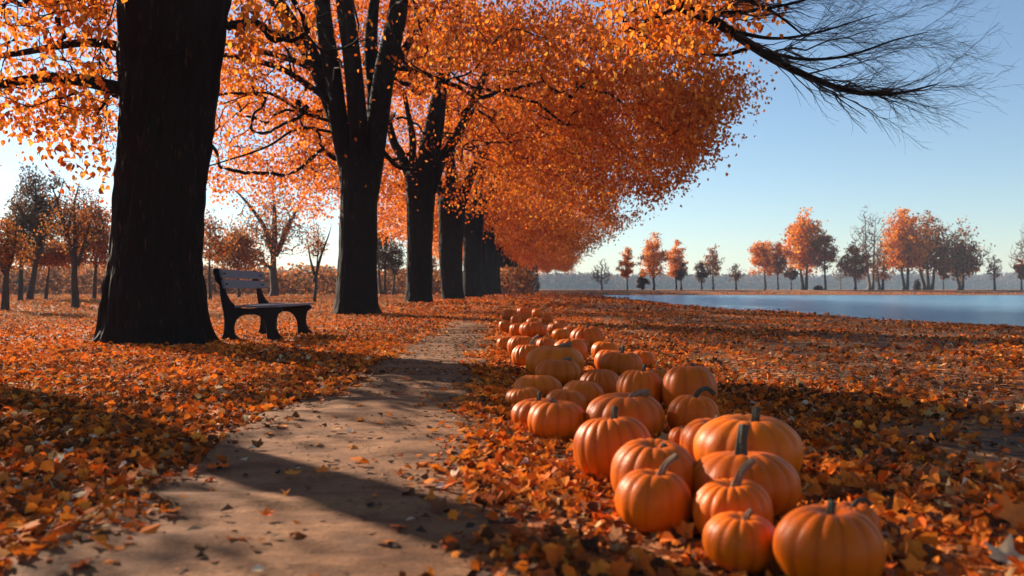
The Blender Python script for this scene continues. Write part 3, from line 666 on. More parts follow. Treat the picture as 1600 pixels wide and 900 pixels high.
left = [  # px, base row, ytop, width, style, crown row, trunk px, stems, lean, fork, name, label
 (7, 486, 335, 60, 'brown', 420, 11, 1, .1, [([(8, 430), (22, 390), (26, 340)], 4), ([(6, 425), (-6, 390), (-14, 350)], 4)], 'sparse_tree', 'dark forked tree with few brown leaves, cut by the left frame edge'),
 (31, 471, 300, 50, 'dark', 400, 7, 1, .1, None, 'sparse_tree', 'thin dark tree between the frame edge tree and the leaning one'),
 (46, 470, 266, 92, 'dark', 392, 9, 1, .28, [([(62, 400), (58, 340), (55, 280)], 6), ([(60, 380), (88, 320), (100, 280)], 4), ([(58, 370), (32, 330), (10, 310)], 3)], 'sparse_tree', 'leaning tree with a dark spiky crown, left of the wide Y shaped trunk'),
 (70, 469, 378, 96, 'rust', 410, 5, 1, .1, None, 'autumn_tree', 'low orange crown spreading under the dark spiky tree'),
 (116, 482, 290, 96, 'bare', 392, 11, 1, .0, [([(118, 415), (104, 365), (92, 320), (78, 285)], 5), ([(120, 415), (132, 380), (142, 342)], 4), ([(104, 365), (118, 310), (124, 285)], 3)], 'bare_tree', 'Y shaped dark tree with a half bare crown, left of the massive trunk'),
 (146, 468, 312, 84, 'rust', 412, 6, 1, .1, None, 'autumn_tree', 'rusty tree on a thin straight stem beside the massive trunk'),
 (327, 470, 330, 76, 'airy', 410, 5, 1, .0, None, 'sparse_tree', 'thin brown tree between the massive trunk and the bench'),
 (372, 466, 350, 88, 'brown', 420, 5, 1, .0, None, 'autumn_tree', 'brownish orange bushy tree behind the bench backrest'),
 (427, 464, 282, 130, 'airy', 400, 12, 1, .0, [([(428, 400), (410, 350), (380, 310), (358, 290)], 5), ([(428, 395), (430, 340), (426, 290)], 5), ([(430, 400), (455, 345), (478, 300)], 5), ([(424, 420), (405, 405), (392, 400)], 3)], 'autumn_tree', 'wide forked tree with thin orange leaves, rising over the bench seat'),
 (491, 473, 350, 40, 'airy', 400, 5, 1, .2, [([(491, 440), (500, 405), (512, 372), (518, 352)], 3), ([(491, 430), (484, 400), (480, 370)], 2.5)], 'bare_tree', 'slender bare tree left of the second avenue trunk'),
 (597, 463, 346, 48, 'dark', 424, 5, 2, .0, None, 'dark_tree', 'dark leafy tree seen between the second and third avenue trunks'),
 (613, 462, 376, 40, 'dark', 430, 4, 1, .2, None, 'dark_tree', 'lower dark tree close to the left of the third avenue trunk'),
 (673, 463, 395, 20, 'bare', 425, 4, 1, .2, None, 'bare_tree', 'thin bare tree between the third and fourth avenue trunks')]
for i, (px, yb, yt, w, st, yc, tp_, ns, ln, fk, nm, lab) in enumerate(left):
    x, Y, _ = at(px, yb); Y = min(Y, 66)
    small_tree(nm, lab, 'tree', LF, px, Y, yt, w, st, 400+i, trunk_px=tp_, stems=ns, y_crown=yc, lean=ln, fork=fk)

# small dark shrub and brush mound on the far shore
def leafy_blob(name, label, cat, px, Y, ytop, wpx, cols, seed, n=700, kind=None):
    rg = np.random.default_rng(seed); s = Y/F; bx = (px-CX)*s; bz = tz(bx, Y); H = CH+(HY-ytop)*s-bz; W = wpx*s
    d = rg.standard_normal((n, 3)); d /= np.linalg.norm(d, axis=1, keepdims=True); d[:, 2] = np.abs(d[:, 2])
    P = np.array([bx, Y, bz])+d*(rg.random((n, 1))**.3)*np.array([W/2, W/2, H])
    base = np.array([bx, Y, bz])
    o = leaves(name, P, np.full(n, 3*s), frames(rg.standard_normal((n, 3)), rg.standard_normal((n, 3))), 'quad', palette(n, cols, [1]*len(cols), rg=rg), M['leaf'], None, shift=base)
    o.location = base; tag(o, label, cat); return o
leafy_blob('round_shrub', 'small dark upright shrub under the broad orange tree by the lake', 'shrub', 1433, 147, 437, 9, DARK, 31)
leafy_blob('brush_mound', 'low dark mound of brush right of the tallest orange tree', 'mound', 1279, 147, 447, 13, DARK, 32)
leafy_blob('leafless_bush', 'dark twiggy bush leaning out right of the last avenue trunks', 'bush', 836, 120, 414, 15, DARK, 33, 500)

# masses of distant wood
def wood(name, label, x0, x1, Y, depth, h0, h1, n, size, cols, w, seed, ns):
    rg = np.random.default_rng(seed)
    x = rg.uniform(x0, x1, n); y = Y+rg.random(n)**1.3*depth
    top = h0+(h1-h0)*(.55*noise2(x/ns, y*0+.5, seed)+.3*noise2(x/ns*3.1, y*0+4, seed+1)+.15*noise2(x/ns*9, y*0, seed+2))
    z = rg.random(n)**.8*top
    P = np.stack([x, y, ter(x, y)+z], 1)
    tone = .6+.8*noise2(x/ns*2, y/ns, seed+4)
    col = palette(n, cols, w, rg=rg)*tone[:, None]
    v, fl, tot = tpl('quad'); fr = frames(rg.standard_normal((n, 3)), rg.standard_normal((n, 3)))
    W = np.einsum('nij,nkj->nki', fr, v[None]*(size*(.6+.8*rg.random(n)))[:, None, None])+P[:, None]
    # dense heart of the wood: rows of ragged thicket surface between the sprays
    V = [W.reshape(-1, 3)]; Fl = [(fl[None]+(np.arange(n)*len(v))[:, None]).ravel()]; To = [np.tile(tot, n)]; Co = [np.repeat(col, len(tot), 0)]; off = n*len(v)
    for j, dy in enumerate((.25, .6, .95) if h1 > 10 else (.9,)):
        m_ = 700; hx = np.linspace(x0, x1, m_); hy = np.full(m_, Y+dy*depth)
        tp = (h0+(h1-h0)*(.55*noise2(hx/ns, hy*0+.5, seed)+.3*noise2(hx/ns*3.1, hy*0+4, seed+1)+.15*noise2(hx/ns*9, hy*0, seed+2)))*(.72+.25*rg.random(m_))
        q = []
        for a, b in ((-.12, 0), (-.08, .5), (0, 1), (.08, .5), (.12, 0)): q.append(np.stack([hx+rg.standard_normal(m_)*.1*size, hy+a*depth*.6+rg.standard_normal(m_)*size*.4, ter(hx, hy)-.1+tp*b], 1))
        q = np.stack(q, 1).reshape(-1, 3); f = grid_faces(m_, 5, False)
        V.append(q); Fl.append(f.ravel()+off); off += len(q); To.append(np.full(len(f), 4)); Co.append(palette(len(f), cols, w, rg=rg))
    o = mesh_obj(name, np.concatenate(V), np.concatenate(Fl), np.concatenate(To), M['wood'], None, False, np.concatenate(Co))
    return tag(o, label, 'wood', kind='stuff')
wood('distant_forest', 'long hazy blue line of woods on the horizon behind the lake', -1000, 900, 700, 120, 9, 18, 60000, 2.6, [(.10, .07, .045), (.16, .09, .05), (.07, .055, .04)], [1, 1, 1], 61, 60)
wood('field_edge_undergrowth', 'brown and rust thicket along the far edge of the left field', -75, 2, 76, 14, 1.0, 4.2, 40000, .30, [(.34, .14, .05), (.24, .12, .06), (.55, .18, .04), (.14, .10, .075)], [1, 1, .7, .6], 62, 7)

# ------------------------------------------------------------------ pumpkins
# x0, x1, top row, base row, stem kind, stem size, stem foot px (or None), colour, label
PK = [
 (1215, 1378, 791, 932, 'up', 1.0, 1290, 1, 'large pumpkin at the near right end of the row, cut by the lower frame edge'),
 (1097, 1216, 802, 897, 'hook', 1.0, 1165, 0, 'small round pumpkin at the very front with a short stem hooked right'),
 (1086, 1212, 750, 852, 'sweep', 1.5, 1155, 0, 'pumpkin directly behind the small front one, long brown stem sweeping up right'),
 (1080, 1253, 704, 829, 'up', 1.7, 1160, 1, 'biggest front pumpkin with a thick upright blackish stem'),
 (961, 1080, 734, 835, 'sweep', 1.35, 1030, 0, 'round pumpkin left of the biggest ones, tall brown stem slanting right'),
 (947, 1087, 687, 806, 'stub', .8, 1040, 1, 'wide ribbed pumpkin half hidden behind the one with the tall slanting stem'),
 (899, 1020, 651, 756, 'up', 1.3, 974, 1, 'pumpkin on the path side with a straight black peg stem'),
 (1091, 1253, 648, 766, 'up', .95, 1184, 2, 'very wide pumpkin on the lake side, grey peg stem above the biggest pumpkin'),
 (1057, 1166, 655, 742, 'up', .95, 1121, 1, 'ribbed pumpkin squeezed left of the very wide lake side one'),
 (915, 1041, 614, 694, 'lying', 1.2, 992, 1, 'wide flattish pumpkin behind the black peg one, its stem bent over sideways'),
 (1043, 1122, 612, 690, 'arch', 1.5, 1083, 0, 'pumpkin with a stem arching over like a handle'),
 (1046, 1096, 657, 712, 'up', .9, 1070, 1, 'little dark pumpkin wedged below the one with the handle stem'),
 (819, 915, 625, 692, 'hook_left', 1.1, 863, 0, 'smooth round pumpkin at the path edge with a short stem hooked left'),
 (799, 880, 622, 674, 'up', 1.2, 848, 1, 'pumpkin half hidden behind the smooth round path edge one, finger like stem'),
 (848, 913, 607, 656, 'none', 0, None, 1, 'stemless looking pumpkin behind the right shoulder of the smooth round one'),
 (872, 942, 593, 643, 'none', 0, None, 0, 'bright lobed pumpkin in the middle of the heap, no stem in view'),
 (800, 877, 587, 632, 'none', 0, None, 2, 'flat ribbed pumpkin at the path edge above the finger stem one'),
 (790, 848, 604, 640, 'none', 0, None, 2, 'squashed pale pumpkin lying against leaves at the path edge'),
 (958, 1036, 577, 646, 'up', 1.25, 1008, 0, 'upright ribbed pumpkin with a pale pointed stem in the middle of the heap'),
 (1034, 1122, 569, 652, 'stub', 1.2, 1087, 1, 'large pumpkin on the lake side with a small dark knob stem'),
 (905, 973, 576, 628, 'none', 0, None, 1, 'dark red shaded pumpkin left of the pale pointed stem one'),
 (833, 908, 562, 606, 'lying', 1.0, 885, 1, 'pumpkin left of centre with a dark withered stem flopped across it'),
 (823, 913, 547, 594, 'lying', 1.1, 880, 2, 'broad low pumpkin under a dried curled leaf like stem'),
 (798, 849, 537, 577, 'sweep', 1.5, 832, 0, 'egg shaped pumpkin at the path edge with a stem slanting up right'),
 (937, 1004, 548, 592, 'up', 1.2, 970, 1, 'smooth broad pumpkin with a stout square dark stem'),
 (929, 972, 545, 584, 'none', 0, None, 1, 'pumpkin peeping out left of the stout square stem one'),
 (983, 1021, 547, 578, 'none', 0, None, 0, 'small pumpkin peeping out right of the stout square stem one'),
 (923, 966, 533, 564, 'up', 1.3, 958, 2, 'pale rimmed pumpkin behind the stout square stem one'),
 (865, 920, 528, 571, 'stub', .9, 890, 1, 'tall dark pumpkin left of the pale rimmed one'),
 (893, 945, 509, 548, 'stub', 1.2, 919, 1, 'high standing pumpkin with a knob stem at the lake side of the far half'),
 (836, 868, 523, 556, 'none', 0, None, 1, 'reddish pumpkin behind the egg shaped one'),
 (792, 838, 524, 560, 'none', 0, None, 0, 'ribbed pumpkin at the path edge just beyond the egg shaped one'),
 (776, 801, 523, 549, 'none', 0, None, 2, 'smallest path side pumpkin at the left bulge of the row'),
 (809, 854, 503, 529, 'stub', .8, 846, 1, 'curved band like pumpkin in the upper middle of the row'),
 (797, 824, 504, 527, 'none', 0, None, 0, 'narrow pumpkin left of the curved band like one'),
 (854, 881, 504, 524, 'none', 0, None, 1, 'small pumpkin right of the curved band like one'),
 (862, 892, 513, 533, 'none', 0, None, 2, 'pale small pumpkin left of the high standing one'),
 (779, 801, 500, 520, 'none', 0, None, 0, 'tiny far pumpkin at the path side edge'),
 (783, 809, 483, 502, 'none', 0, None, 1, 'far pumpkin at the upper left corner of the row'),
 (808, 831, 479, 496, 'stub', .8, 820, 0, 'farthest pumpkin at the tip of the row'),
 (831, 849, 482, 497, 'none', 0, None, 2, 'far pumpkin right of the tip of the row'),
 (845, 864, 491, 507, 'none', 0, None, 1, 'far pumpkin on the lake side below the tip'),
 (809, 832, 489, 506, 'none', 0, None, 1, 'far pumpkin between the tip and the curved band like one'),
 (1008, 1052, 568, 616, 'stub', 1.2, 1035, 1, 'shaded pumpkin between the pale pointed stem one and the dark knob stem one'),
 (843, 882, 551, 584, 'none', 0, None, 0, 'small pumpkin tucked right behind the egg shaped one'),
 (797, 815, 492, 509, 'none', 0, None, 1, 'tiny far pumpkin below the upper left corner one'),
 (822, 845, 496, 515, 'stub', 1.2, 834, 0, 'small far pumpkin above the curved band like one'),
 (866, 886, 499, 516, 'none', 0, None, 1, 'tiny far pumpkin on the lake side edge, above the small right one'),
 (880, 902, 509, 529, 'none', 0, None, 0, 'small pumpkin on the lake side, left of the high standing knob stem one'),
 (900, 922, 524, 549, 'none', 0, None, 1, 'small shaded pumpkin below the high standing knob stem one'),
 (1288, 1372, 783, 862, 'arch', 1.3, 1328, 1, 'pumpkin hidden behind the large near right one, only its dark hooked stem and rim showing'),
]
G = []
for x0, x1, yt, yb, st, ss, fx, c, lab in PK:
    cx = (x0+x1)/2; X_, Y_, Z_ = at(cx, yb); Wp = (x1-x0)
    Y_ = Y_+.22*Wp*Y_/F
    G.append([cx, Y_, Wp])
for it in range(400):
    mv = False
    for i in range(len(G)):
        for j in range(i+1, len(G)):
            a, b = G[i], G[j]
            if a[1] > b[1]: a, b = b, a
            xa, xb = (a[0]-CX)*a[1]/F, (b[0]-CX)*b[1]/F
            rr = .455*(a[2]*a[1]+b[2]*b[1])/F
            d = math.hypot(xa-xb, a[1]-b[1])
            if d < rr*.985: b[1] += (rr-d)*.35+.003; a[1] -= .0; mv = True
    if not mv: break
PUMP = []
def pumpkin(i, spec, gpos):
    x0, x1, yt, yb, st, ss, fx, c, lab = spec; cx, Y, Wp = gpos
    rg = np.random.default_rng(900+i)
    s = Y/F; X = (cx-CX)*s; zb = tz(X, Y); Rr = Wp*s/2
    H = (CH+(HY-yt)*s)-zb; H = float(np.clip(H, 1.18*Rr, 1.8*Rr))/.985
    root = empty('pumpkin', (X, Y, zb-.006)); root.rotation_euler = (0, 0, rg.random()*6.28)
    tag(root, lab, 'pumpkin', 'pumpkins heaped in a row along the path'); PUMP.append((X, Y, Rr))
    nr = int(rg.integers(9, 18)); nth, nph = nr*8, 40
    th = np.linspace(0, 2*np.pi, nth, endpoint=False); ph = np.linspace(0, np.pi, nph)
    TH, PH = np.meshgrid(th, ph)
    wob = .25*np.sin(TH*2+rg.random()*6)+.2*np.sin(TH*3+rg.random()*6)
    rib = np.abs(np.cos((TH*nr/2+wob)))             # 1 on a rib, 0 in a groove
    ribv = rib**.55
    S = np.sin(PH)**rg.uniform(.70, .92)
    depth = rg.uniform(.06, .115)*(.35+.65*np.abs(np.cos(PH)))*(1+.3*np.sin(TH*3+2))
    rad = S*(1-depth*(1-ribv)*1.0)
    lop = 1+.05*np.sin(TH+rg.random()*6)+.035*np.sin(2*TH+rg.random()*6)
    x = Rr*rad*np.cos(TH)*lop; y = Rr*rad*np.sin(TH)*lop
    cz = np.cos(PH)
    prof = np.sign(cz)*np.abs(cz)**.9
    z = H*.5*prof
    dt = np.exp(-(S/.27)**2)
    z = z - np.where(cz > 0, 1, -1)*H*.5*.24*dt + H*.5*.045*(ribv-.5)*np.where(cz > 0, 1, 0)*np.exp(-((S-.5)/.3)**2)
    z = z+H*.5
    V = np.stack([x, y, z], -1).reshape(-1, 3)
    mb = MB(); mb.add(V, grid_faces(nph, nth, True))
    o = mb.build('body', M['pump'][c], root)
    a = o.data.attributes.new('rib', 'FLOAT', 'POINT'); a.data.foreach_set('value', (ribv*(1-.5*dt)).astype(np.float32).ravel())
    if st == 'none': st, ss = 'stub', .55
    # stem, in world directions (undo the root's turn)
    k = Rr*ss; z0 = H*.5+H*.5*(1-.24)-.01
    px_ = .0 if fx is None else (fx-cx)*s*.6
    C_ = {'up': [(0, 0, 0), (.0, 0, .12), (.02, 0, .28), (.06, .02, .42)],
          'hook': [(0, 0, 0), (.01, 0, .16), (.06, 0, .32), (.17, 0, .42)],
          'hook_left': [(0, 0, 0), (-.02, 0, .10), (-.07, 0, .19), (-.16, 0, .25)],
          'sweep': [(0, 0, 0), (.03, 0, .14), (.12, 0, .32), (.29, 0, .47)],
          'arch': [(0, 0, 0), (.0, 0, .15), (.09, 0, .30), (.26, 0, .34), (.40, -.02, .22)],
          'lying': [(0, 0, 0), (.04, -.03, .13), (.16, -.08, .20), (.34, -.12, .22)],
          'stub': [(0, 0, 0), (.01, 0, .12), (.03, 0, .22), (.06, 0, .29)]}[st]
    ang = root.rotation_euler[2]
    pts = np.array(C_)*k*np.array([1, 1, .92]); rr = np.array([.135, .085, .07, .075, .07][:len(pts)])*Rr*(ss**.35 if ss > .6 else .75)
    if st in ('sweep', 'arch'): pts = pts*1.2
    q, r = resample(pts, rr, 18)
    r[0] *= 1.35; r[1] *= 1.15
    T = np.gradient(q, axis=0); T /= np.linalg.norm(T, axis=1, keepdims=True); U = np.cross(np.array([0, 1., .001]), T); U /= np.linalg.norm(U, axis=1, keepdims=True); W = np.cross(T, U)
    kk = 30; t2 = np.linspace(0, 2*np.pi, kk, endpoint=False); tw = np.linspace(0, .9, 18)[:, None]
    rm = r[:, None]*(1+.16*np.cos(5*(t2[None]+tw))+.04*np.cos(11*t2[None]))
    V = q[:, None]+rm[..., None]*(U[:, None]*np.cos(t2)[None, :, None]+W[:, None]*np.sin(t2)[None, :, None])
    V = np.concatenate([V, q[-1][None, None]+0*V[:1]], 0).reshape(-1, 3)
    V[:, 0] += px_; V[:, 2] += z0
    ca, sa = math.cos(-ang), math.sin(-ang)
    V = np.stack([V[:, 0]*ca-V[:, 1]*sa, V[:, 0]*sa+V[:, 1]*ca, V[:, 2]], 1)
    mb = MB(); mb.add(V, grid_faces(19, kk, True))
    mb.build('stem', M['stem_brown'] if st in ('sweep', 'hook', 'lying', 'hook_left') else M['stem'], root)
    tl = rg.standard_normal(2)*.05; root.rotation_euler = (tl[0], tl[1], ang)
for i, (sp, gp) in enumerate(zip(PK, G)): pumpkin(i, sp, gp)

# ------------------------------------------------------------------ bench, its back to the massive trunk, facing the path
def bench():
    YB = 11.95
    root = empty('park_bench', (-3.70, 12.9, tz(-3.7, 12.9)))
    tag(root, 'park bench with black cast iron sides and weathered blue grey slats beside the massive trunk', 'bench')
    o2 = np.array([-3.70, 12.9, 0])
    prof = [(95,140),(120,134),(150,140),(160,180),(178,240),(198,310),(222,385),(255,445),(300,488),(360,508),(430,512),(520,503),(600,497),(660,492),(705,494),(738,508),(745,525),(728,545),(700,565),(688,600),(682,650),(686,700),(705,750),(748,792),(748,812),
            (600,812),(594,760),(592,710),(583,660),(560,615),(530,584),(490,570),(440,568),(385,570),(345,585),(312,615),(293,655),(287,700),(292,745),(315,775),(355,795),(355,812),
            (176,812),(176,780),(190,745),(198,690),(199,620),(190,545),(176,480),(163,410),(156,340),(150,290),(128,265),(108,245),(106,210),(93,180)]
    P = np.array([(-4.167-.0+(x-180)/648., (812-y)/648.) for x, y in prof])
    import mathutils
    tris = mathutils.geometry.tessellate_polygon([[Vector((a, 0, b)) for a, b in P]])
    for yy in (YB, YB+1.72):
        n = len(P); mb = MB(); th = .055
        A = np.stack([P[:, 0], np.full(n, yy), P[:, 1]], 1); B = A+np.array([0, th, 0])
        # chamfered rim: faces a touch smaller than the mid section
        ctr = np.roll(P, 1, 0)-np.roll(P, -1, 0); nn = np.stack([-ctr[:, 1], ctr[:, 0]], 1); nn /= np.linalg.norm(nn, axis=1, keepdims=True)+1e-9
        area = .5*np.sum(P[:, 0]*np.roll(P[:, 1], -1)-np.roll(P[:, 0], -1)*P[:, 1]); sgn = -1 if area > 0 else 1
        inn = .006*sgn*nn*-1
        A2 = A+np.array([0, .008, 0]); B2 = B-np.array([0, .008, 0]); A[:, [0, 2]] -= inn; B[:, [0, 2]] -= inn
        ring = np.concatenate([A, A2, B2, B]); q = []
        for lay in range(3):
            for i in range(n):
                j = (i+1) % n; q.append((lay*n+i, lay*n+j, (lay+1)*n+j, (lay+1)*n+i))
        mb.add(ring, q); mb.v.append(np.zeros((0, 3)))
        t = np.array([tuple(x) for x in tris]); mb.f.append(t.ravel()); mb.t.append(np.full(len(t), 3)); mb.f.append((t[:, ::-1]+3*n).ravel()); mb.t.append(np.full(len(t), 3))
        ob = mb.build('side_frame', M['iron'], root, smooth_=False, shift=o2)
    def plank(cx, cz, w, th, ang, name, y0=YB-.03, y1=YB+2.05):
        mb = MB(); n = 14; c, s_ = math.cos(ang), math.sin(ang); b = .005
        sec = [(-w/2+b, -th/2), (w/2-b, -th/2), (w/2, -th/2+b), (w/2, th/2-b), (w/2-b, th/2), (-w/2+b, th/2), (-w/2, th/2-b), (-w/2, -th/2+b)]
        V = []; yv = np.linspace(y0, y1, n)
        for y in yv:
            for a, bb in sec: V.append((cx+a*c-bb*s_, y, cz+a*s_+bb*c))
        mb.add(V, grid_faces(n, 8, True)); mb.add([V[i] for i in range(8)], [tuple(range(8))]); mb.add([V[-8+i] for i in range(8)], [tuple(range(7, -1, -1))])
        ob = mb.build(name, M['slat'], root, smooth_=False, shift=o2)
    # seat
    for i in range(4):
        x = -3.90+i*.163; plank(x, .495+(-.004 if i in (1, 2) else .002), .15, .03, .0 if i else .12, 'seat_slat')
    # back, leaning away from the path
    plank(-4.175, .965, .125, .032, math.pi/2+.20, 'back_slat'); plank(-4.140, .815, .125, .032, math.pi/2+.20, 'back_slat')
    # bolts
    for yy in (YB+.028, YB+1.75):
        for x, z in [(-4.155, .965), (-4.12, .815)]:
            mb = MB(); tubes(mb, [[(x, yy, z), (x+.03, yy, z)]], [[.012, .010]], 8); mb.build('bolt', M['iron'], root, shift=o2)
bench()

# ------------------------------------------------------------------ fallen leaves
LIT = [(.78, .20, .020), (.82, .25, .028), (.60, .11, .010), (.30, .075, .015), (.11, .04, .014), (.48, .25, .10), (.70, .50, .32)]
def litter():
    rg = np.random.default_rng(55)
    def band(y0, y1, dens, size, kind, tilt, seed):
        a = .72*(y1*y1-y0*y0)+2.4*(y1-y0); n = int(a*dens)
        Y = np.sqrt(rg.uniform(y0*y0, y1*y1, n)); X = rg.uniform(-1, 1, n)*(.72*Y+1.2)
        left = X < (edgeL(Y)+edgeR(Y))/2
        d = np.where(left, edgeL(Y)-X, X-edgeR(Y))      # distance outside the path
        patch = noise2(X*1.7, Y*1.7, 21)*.6+noise2(X*6, Y*6, 22)*.4
        p = smooth((d+.12+.42*(noise2(X*3.3, Y*3.3, 27)-.5)+.2*(noise2(X*9, Y*9, 28)-.5))/.40)*(.55+.9*patch)
        p = np.where(Y > 16, np.maximum(p, smooth((Y-16)/3.)*.8), p)
        right = X > 1.9
        bald = noise2(X*.55, Y*.55, 23)
        p = np.where(right, p*(.20+.80*smooth((bald-.32)/.35)), p)
        p = np.maximum(p, .016)
        k = rg.random(n) < p
        k &= (X < shore(Y)-.5) | (Y > 125)
        for px_, py2, pr in PUMP: k &= ((X-px_)**2+(Y-py2)**2 > (pr*.72)**2)
        k &= ((X+4.9)**2+(Y-11.5)**2 > .7**2)
        X, Y, d = X[k], Y[k], d[k]; n = len(X)
        heap = np.clip(noise2(X*2.3, Y*2.3, 24)-.35, 0, 1)*.08*smooth(d/.3)*(1 if y1 < 20 else .6)
        Z = ter(X, Y)+np.where(d < .1, .026, .006)+heap*rg.random(n)+size*.18*rg.random(n)
        tl = tilt*(.35+1.0*rg.random(n)) * smooth((d+.3)/.5)+.06
        nrm = np.stack([rg.standard_normal(n)*tl, rg.standard_normal(n)*tl, np.ones(n)], 1)
        hue = noise2(X*.8, Y*.8, 25)[:, None]+.42*(X[:, None] > 1.4)
        w_or = np.array([.48, .13, .20, .10, .06, .03, .01]); w_br = np.array([.22, .03, .18, .26, .22, .07, .01])
        c1 = palette(n, LIT, w_or, rg=rg); c2 = palette(n, LIT, w_br, rg=rg)
        brown = rg.random((n, 1)) < smooth((hue-.36)/.4)
        nearb = (rg.random((n, 1)) < .35*smooth((4.5-Y)/3.)[:, None])
        col = np.where(brown | nearb, c2, c1)
        tan = palette(n, [(.46, .24, .11), (.36, .19, .09), (.55, .20, .05)], [1, 1, .8], rg=rg)
        far_left = rg.random(n) < .75*smooth((Y-13)/9.)*smooth((-2.5-X)/3.)
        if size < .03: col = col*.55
        col = np.where(far_left[:, None], tan, col)
        sz = size*(.45+.85*rg.random(n)**1.3)
        return X, Y, Z, sz, frames(nrm, rg.standard_normal((n, 3))*np.array([1, 1, .2])), col, kind, (.3+5.0*rg.random(n)**1.5)*np.where(rg.random(n) < .3, -1, 1)
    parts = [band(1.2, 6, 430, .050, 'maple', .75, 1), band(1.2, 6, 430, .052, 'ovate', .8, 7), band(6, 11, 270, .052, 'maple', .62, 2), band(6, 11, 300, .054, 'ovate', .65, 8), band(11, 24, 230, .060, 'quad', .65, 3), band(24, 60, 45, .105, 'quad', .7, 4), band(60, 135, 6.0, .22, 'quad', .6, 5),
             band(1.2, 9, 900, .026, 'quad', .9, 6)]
    V, Fl, To, Co = [], [], [], []; off = 0
    for X, Y, Z, sz, fr, col, kind, curl in parts:
        v, fl, tot = tpl(kind); N = len(X); VV = np.broadcast_to(v, (N,)+v.shape).copy(); VV[:, :, 2] *= curl[:, None]; VV *= sz[:, None, None]
        W = np.einsum('nij,nkj->nki', fr, VV)+np.stack([X, Y, Z], 1)[:, None]
        # keep every leaf above the ground it lies on
        low = W[:, :, 2].min(1)-ter(X, Y); W[:, :, 2] += np.maximum(0, .002-low)[:, None]
        V.append(W.reshape(-1, 3)); Fl.append((fl[None]+(np.arange(N)*len(v))[:, None]).ravel()+off); off += N*len(v); To.append(np.tile(tot, N)); Co.append(np.repeat(col, len(tot), 0))
    o = mesh_obj('fallen_leaves', np.concatenate(V), np.concatenate(Fl), np.concatenate(To), M['litter'], None, False, np.concatenate(Co))
    tag(o, 'deep litter of orange and brown autumn leaves over the park ground', 'leaves', kind='stuff')
litter()

def debris():
    rg = np.random.default_rng(66); n = 5200
    Y = np.sqrt(rg.uniform(1.3, 15*15, n)); X = edgeL(Y)-.1+rg.random(n)*(edgeR(Y)-edgeL(Y)+.2)
    Z = ter(X, Y)+.026; nrm = np.stack([rg.standard_normal(n)*.22, rg.standard_normal(n)*.22, np.ones(n)], 1)
    col = palette(n, [(.10, .05, .028), (.22, .11, .055), (.5, .16, .03), (.55, .42, .3), (.05, .03, .02)], [.4, .3, .1, .08, .3], rg=rg)
    sz = .006+.034*rg.random(n)**2.2*(1+.5*rg.random(n))
    o = leaves('path_litter', np.stack([X, Y, Z], 1), sz, frames(nrm, rg.standard_normal((n, 3))*np.array([1, .5, .1])), 'quad', col, M['litter'], None, curl=rg.uniform(-2, 3, n))
    tag(o, 'crumbled leaf bits and chips scattered on the bare path', 'litter', kind='stuff')
    # thin dry grass and straw in the right field and along the left edge
    n = 26000; Y = np.sqrt(rg.uniform(2.0, 26*26, n)); X = rg.uniform(-1, 1, n)*(.70*Y+1)
    b = noise2(X*.8, Y*.8, 71); k = ((X > 1.6) | (X < -1.5)) & (rg.random(n) < smooth((b-.42)/.2)*np.where(X > 1.6, 1., .3)) & (X < shore(Y)-.3); X, Y = X[k], Y[k]; n = len(X)
    h = rg.uniform(.02, .085, n); a = rg.random(n)*6.28; ln = rg.uniform(.3, 1.4, n)
    z = ter(X, Y); p0 = np.stack([X, Y, z], 1); d = np.stack([np.cos(a)*ln, np.sin(a)*ln, np.ones(n)], 1)*h[:, None]
    sd = np.stack([-np.sin(a), np.cos(a), np.zeros(n)], 1)*.0026
    V = np.stack([p0-sd, p0+sd, p0+d*.6+sd*.8, p0+d+np.array([0, 0, -.004]), p0+d*.6-sd*.8], 1).reshape(-1, 3)
    col = palette(n, [(.34, .22, .11), (.22, .12, .055), (.46, .32, .18), (.12, .10, .04)], [.35, .35, .15, .15], rg=rg)
    o = mesh_obj('dry_grass', V, (np.array([0, 1, 2, 3, 4])[None]+(np.arange(n)*5)[:, None]).ravel(), np.full(n, 5), M['grass'], None, False, col)
    tag(o, 'thin dry grass and straw poking through the leaves', 'grass', kind='stuff')
debris()

